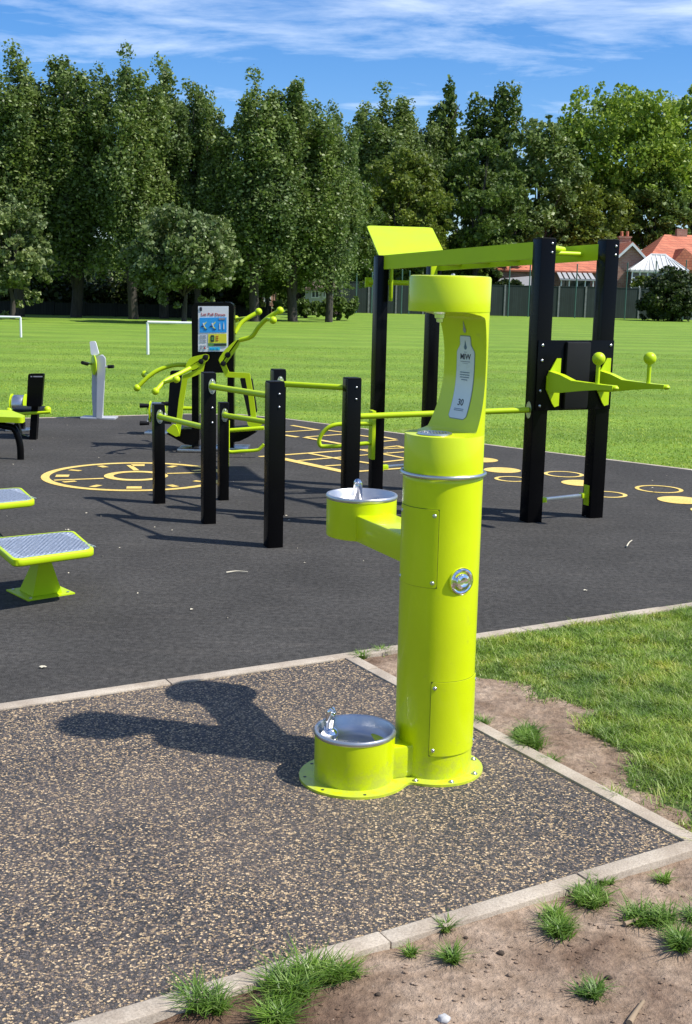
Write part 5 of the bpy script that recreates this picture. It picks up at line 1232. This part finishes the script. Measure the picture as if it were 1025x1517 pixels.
stick([(335, 851), (350, 849), (367, 850)], .004, 'curved pale twig on the black surface in front of the posts', .012, 'paleleaf')
stick([(928, 812), (932, 806), (936, 803)], .005, 'short pale twig on the black surface right of the fountain', .012, 'paleleaf')
def leafpiece(px_, py_, s, label):
    c = G(px_, py_); a = random.random()*6; pts = [(c.x+s*r*math.cos(a+t), c.y+s*r*.6*math.sin(a+t), .004+.006*math.sin(2*t)**2) for t, r in [(i*2*PI/10, .7+.3*((i % 2) == 0)) for i in range(10)]]
    return tag(MB().prism(pts, (0, 0, .0012)).build('fallen_leaf', 'paleleaf', None, 0), label, 'leaf', 'pale fallen leaves')
leafpiece(63, 990, .018, 'pale curled leaf on the black surface near the left end of the kerb')
leafpiece(867, 876, .013, 'small pale leaf on the black surface above the lawn')
leafpiece(100, 786, .020, 'pale leaf behind the nearer step platform')
leafpiece(870, 766, .020, 'pale leaf lying in front of the ladder frame post')
pts_ = []; m = MB()
for _ in range(70):
    y = 5.3+random.random()**.8*8.5; x = random.uniform(-.30, .30)*y
    ykerb = Tj.y+(x-Tj.x)*.5625
    if y < ykerb+.12 or y > np.interp(x, fp_[:, 0], fp_[:, 1])-.1: continue
    a = random.random()*PI; s = random.uniform(.005, .013); w = s*random.uniform(.3, .8)
    m.sheet([(x+s*math.cos(a), y+s*math.sin(a), .005), (x-w*math.sin(a), y+w*math.cos(a), .009), (x-s*math.cos(a), y-s*math.sin(a), .005), (x+w*math.sin(a), y-w*math.cos(a), .007)])
tag(m.build('leaf_litter', 'paleleaf', None, 0), 'pale specks of litter scattered over the black rubber surface', 'litter', kind='stuff')
m = MB()
for _ in range(2400):
    y = random.uniform(1.95, 3.9); x = random.uniform(-.5, 1.6)
    f3 = (x-cor.x)*d3.y-(y-cor.y)*d3.x
    if (Vector((x, y, 0))-cor).dot(d2) < .16 and not ((Vector((x, y, 0))-Tj).dot(d1) > .10+ (Vector((cor.x, cor.y, 0))-Tj).dot(d1) and True): continue
    z = float(soil_z([x], [y])[0]); s = random.uniform(.0015, .0055); a = random.random()*6
    m.ball((x, y, z+s*.3), s, 6, (random.uniform(.7, 1.6), 1, .7))
tag(m.build('soil_grit', 'soil', None, 60), 'loose grit and crumbs scattered over the bare soil', 'grit', kind='stuff')

# ================================================================== CAMERA
cd = bpy.data.cameras.new('Camera'); co = bpy.data.objects.new('Camera', cd); COL.objects.link(co); S.camera = co
cd.sensor_fit = 'VERTICAL'; cd.sensor_height = 36; cd.lens = FP/1517*36; cd.clip_end = 4000; cd.clip_start = .05
co.matrix_world = Matrix(((_R.x, _U.x, -_F.x, CAM.x), (_R.y, _U.y, -_F.y, CAM.y), (_R.z, _U.z, -_F.z, CAM.z), (0, 0, 0, 1)))

# ================================================================== LIGHT
EL = math.radians(52); AZ = math.radians(15)            # sun to the right, slightly on the camera's side
sv = Vector((math.cos(EL)*math.cos(AZ), -math.cos(EL)*math.sin(AZ), math.sin(EL)))
sl = bpy.data.lights.new('Sun', 'SUN'); sl.energy = 5.0; sl.angle = math.radians(1.0); sl.color = (1, .955, .88)
so = bpy.data.objects.new('Sun', sl); COL.objects.link(so); so.rotation_euler = sv.to_track_quat('Z', 'Y').to_euler()
W = bpy.data.worlds.new('World'); S.world = W; W.use_nodes = True; nt = W.node_tree; bg = nt.nodes['Background']
sky = nt.nodes.new('ShaderNodeTexSky'); sky.sky_type = 'NISHITA'; sky.sun_disc = False; sky.sun_elevation = EL; sky.sun_rotation = math.atan2(sv.x, sv.y)
sky.air_density = 1.0; sky.dust_density = .3; sky.ozone_density = 2.2; sky.altitude = 50
tc = nt.nodes.new('ShaderNodeTexCoord'); sp_ = nt.nodes.new('ShaderNodeSeparateXYZ'); L(nt, tc.outputs['Generated'], sp_.inputs[0])
ad = N(nt, 'ShaderNodeMath', operation='ADD'); L(nt, sp_.outputs[2], ad.inputs[0]); ad.inputs[1].default_value = .06
dvx = N(nt, 'ShaderNodeMath', operation='DIVIDE'); L(nt, sp_.outputs[0], dvx.inputs[0]); L(nt, ad.outputs[0], dvx.inputs[1])
dvy = N(nt, 'ShaderNodeMath', operation='DIVIDE'); L(nt, sp_.outputs[1], dvy.inputs[0]); L(nt, ad.outputs[0], dvy.inputs[1])
cbx = nt.nodes.new('ShaderNodeCombineXYZ'); L(nt, dvx.outputs[0], cbx.inputs[0]); L(nt, dvy.outputs[0], cbx.inputs[1])
mp = nt.nodes.new('ShaderNodeMapping'); mp.inputs['Scale'].default_value = (1.0, 1.5, 1); mp.inputs['Location'].default_value = (3.3, 1.2, 0); L(nt, cbx.outputs[0], mp.inputs['Vector'])
cn = noise(nt, mp.outputs[0], 1.5, 9, .62, .25); cr = ramp(nt, [(.42, 0), (.82, .70)]); me_ = N(nt, 'ShaderNodeMapRange'); L(nt, sp_.outputs[2], me_.inputs[0]); me_.inputs[1].default_value = .165; me_.inputs[2].default_value = .21; me_.inputs[3].default_value = -.12; me_.inputs[4].default_value = .02
ca_ = N(nt, 'ShaderNodeMath', operation='ADD'); L(nt, cn.outputs['Fac'], ca_.inputs[0]); L(nt, me_.outputs[0], ca_.inputs[1]); L(nt, ca_.outputs[0], cr.inputs['Fac'])
hs = nt.nodes.new('ShaderNodeHueSaturation'); hs.inputs['Saturation'].default_value = 1.38; L(nt, sky.outputs[0], hs.inputs['Color'])
tint = mix(nt, 1, hs.outputs[0], (.96, 1.05, 1.30), 'MULTIPLY'); skc = mix(nt, cr.outputs['Color'], tint, (11, 11.8, 12.8)); L(nt, skc, bg.inputs['Color']); bg.inputs['Strength'].default_value = .086
S.view_settings.view_transform = 'Standard'; S.view_settings.look = 'None'; S.view_settings.exposure = .5; S.view_settings.gamma = 1
S.render.engine = 'CYCLES'; S.render.resolution_x = 692; S.render.resolution_y = 1024
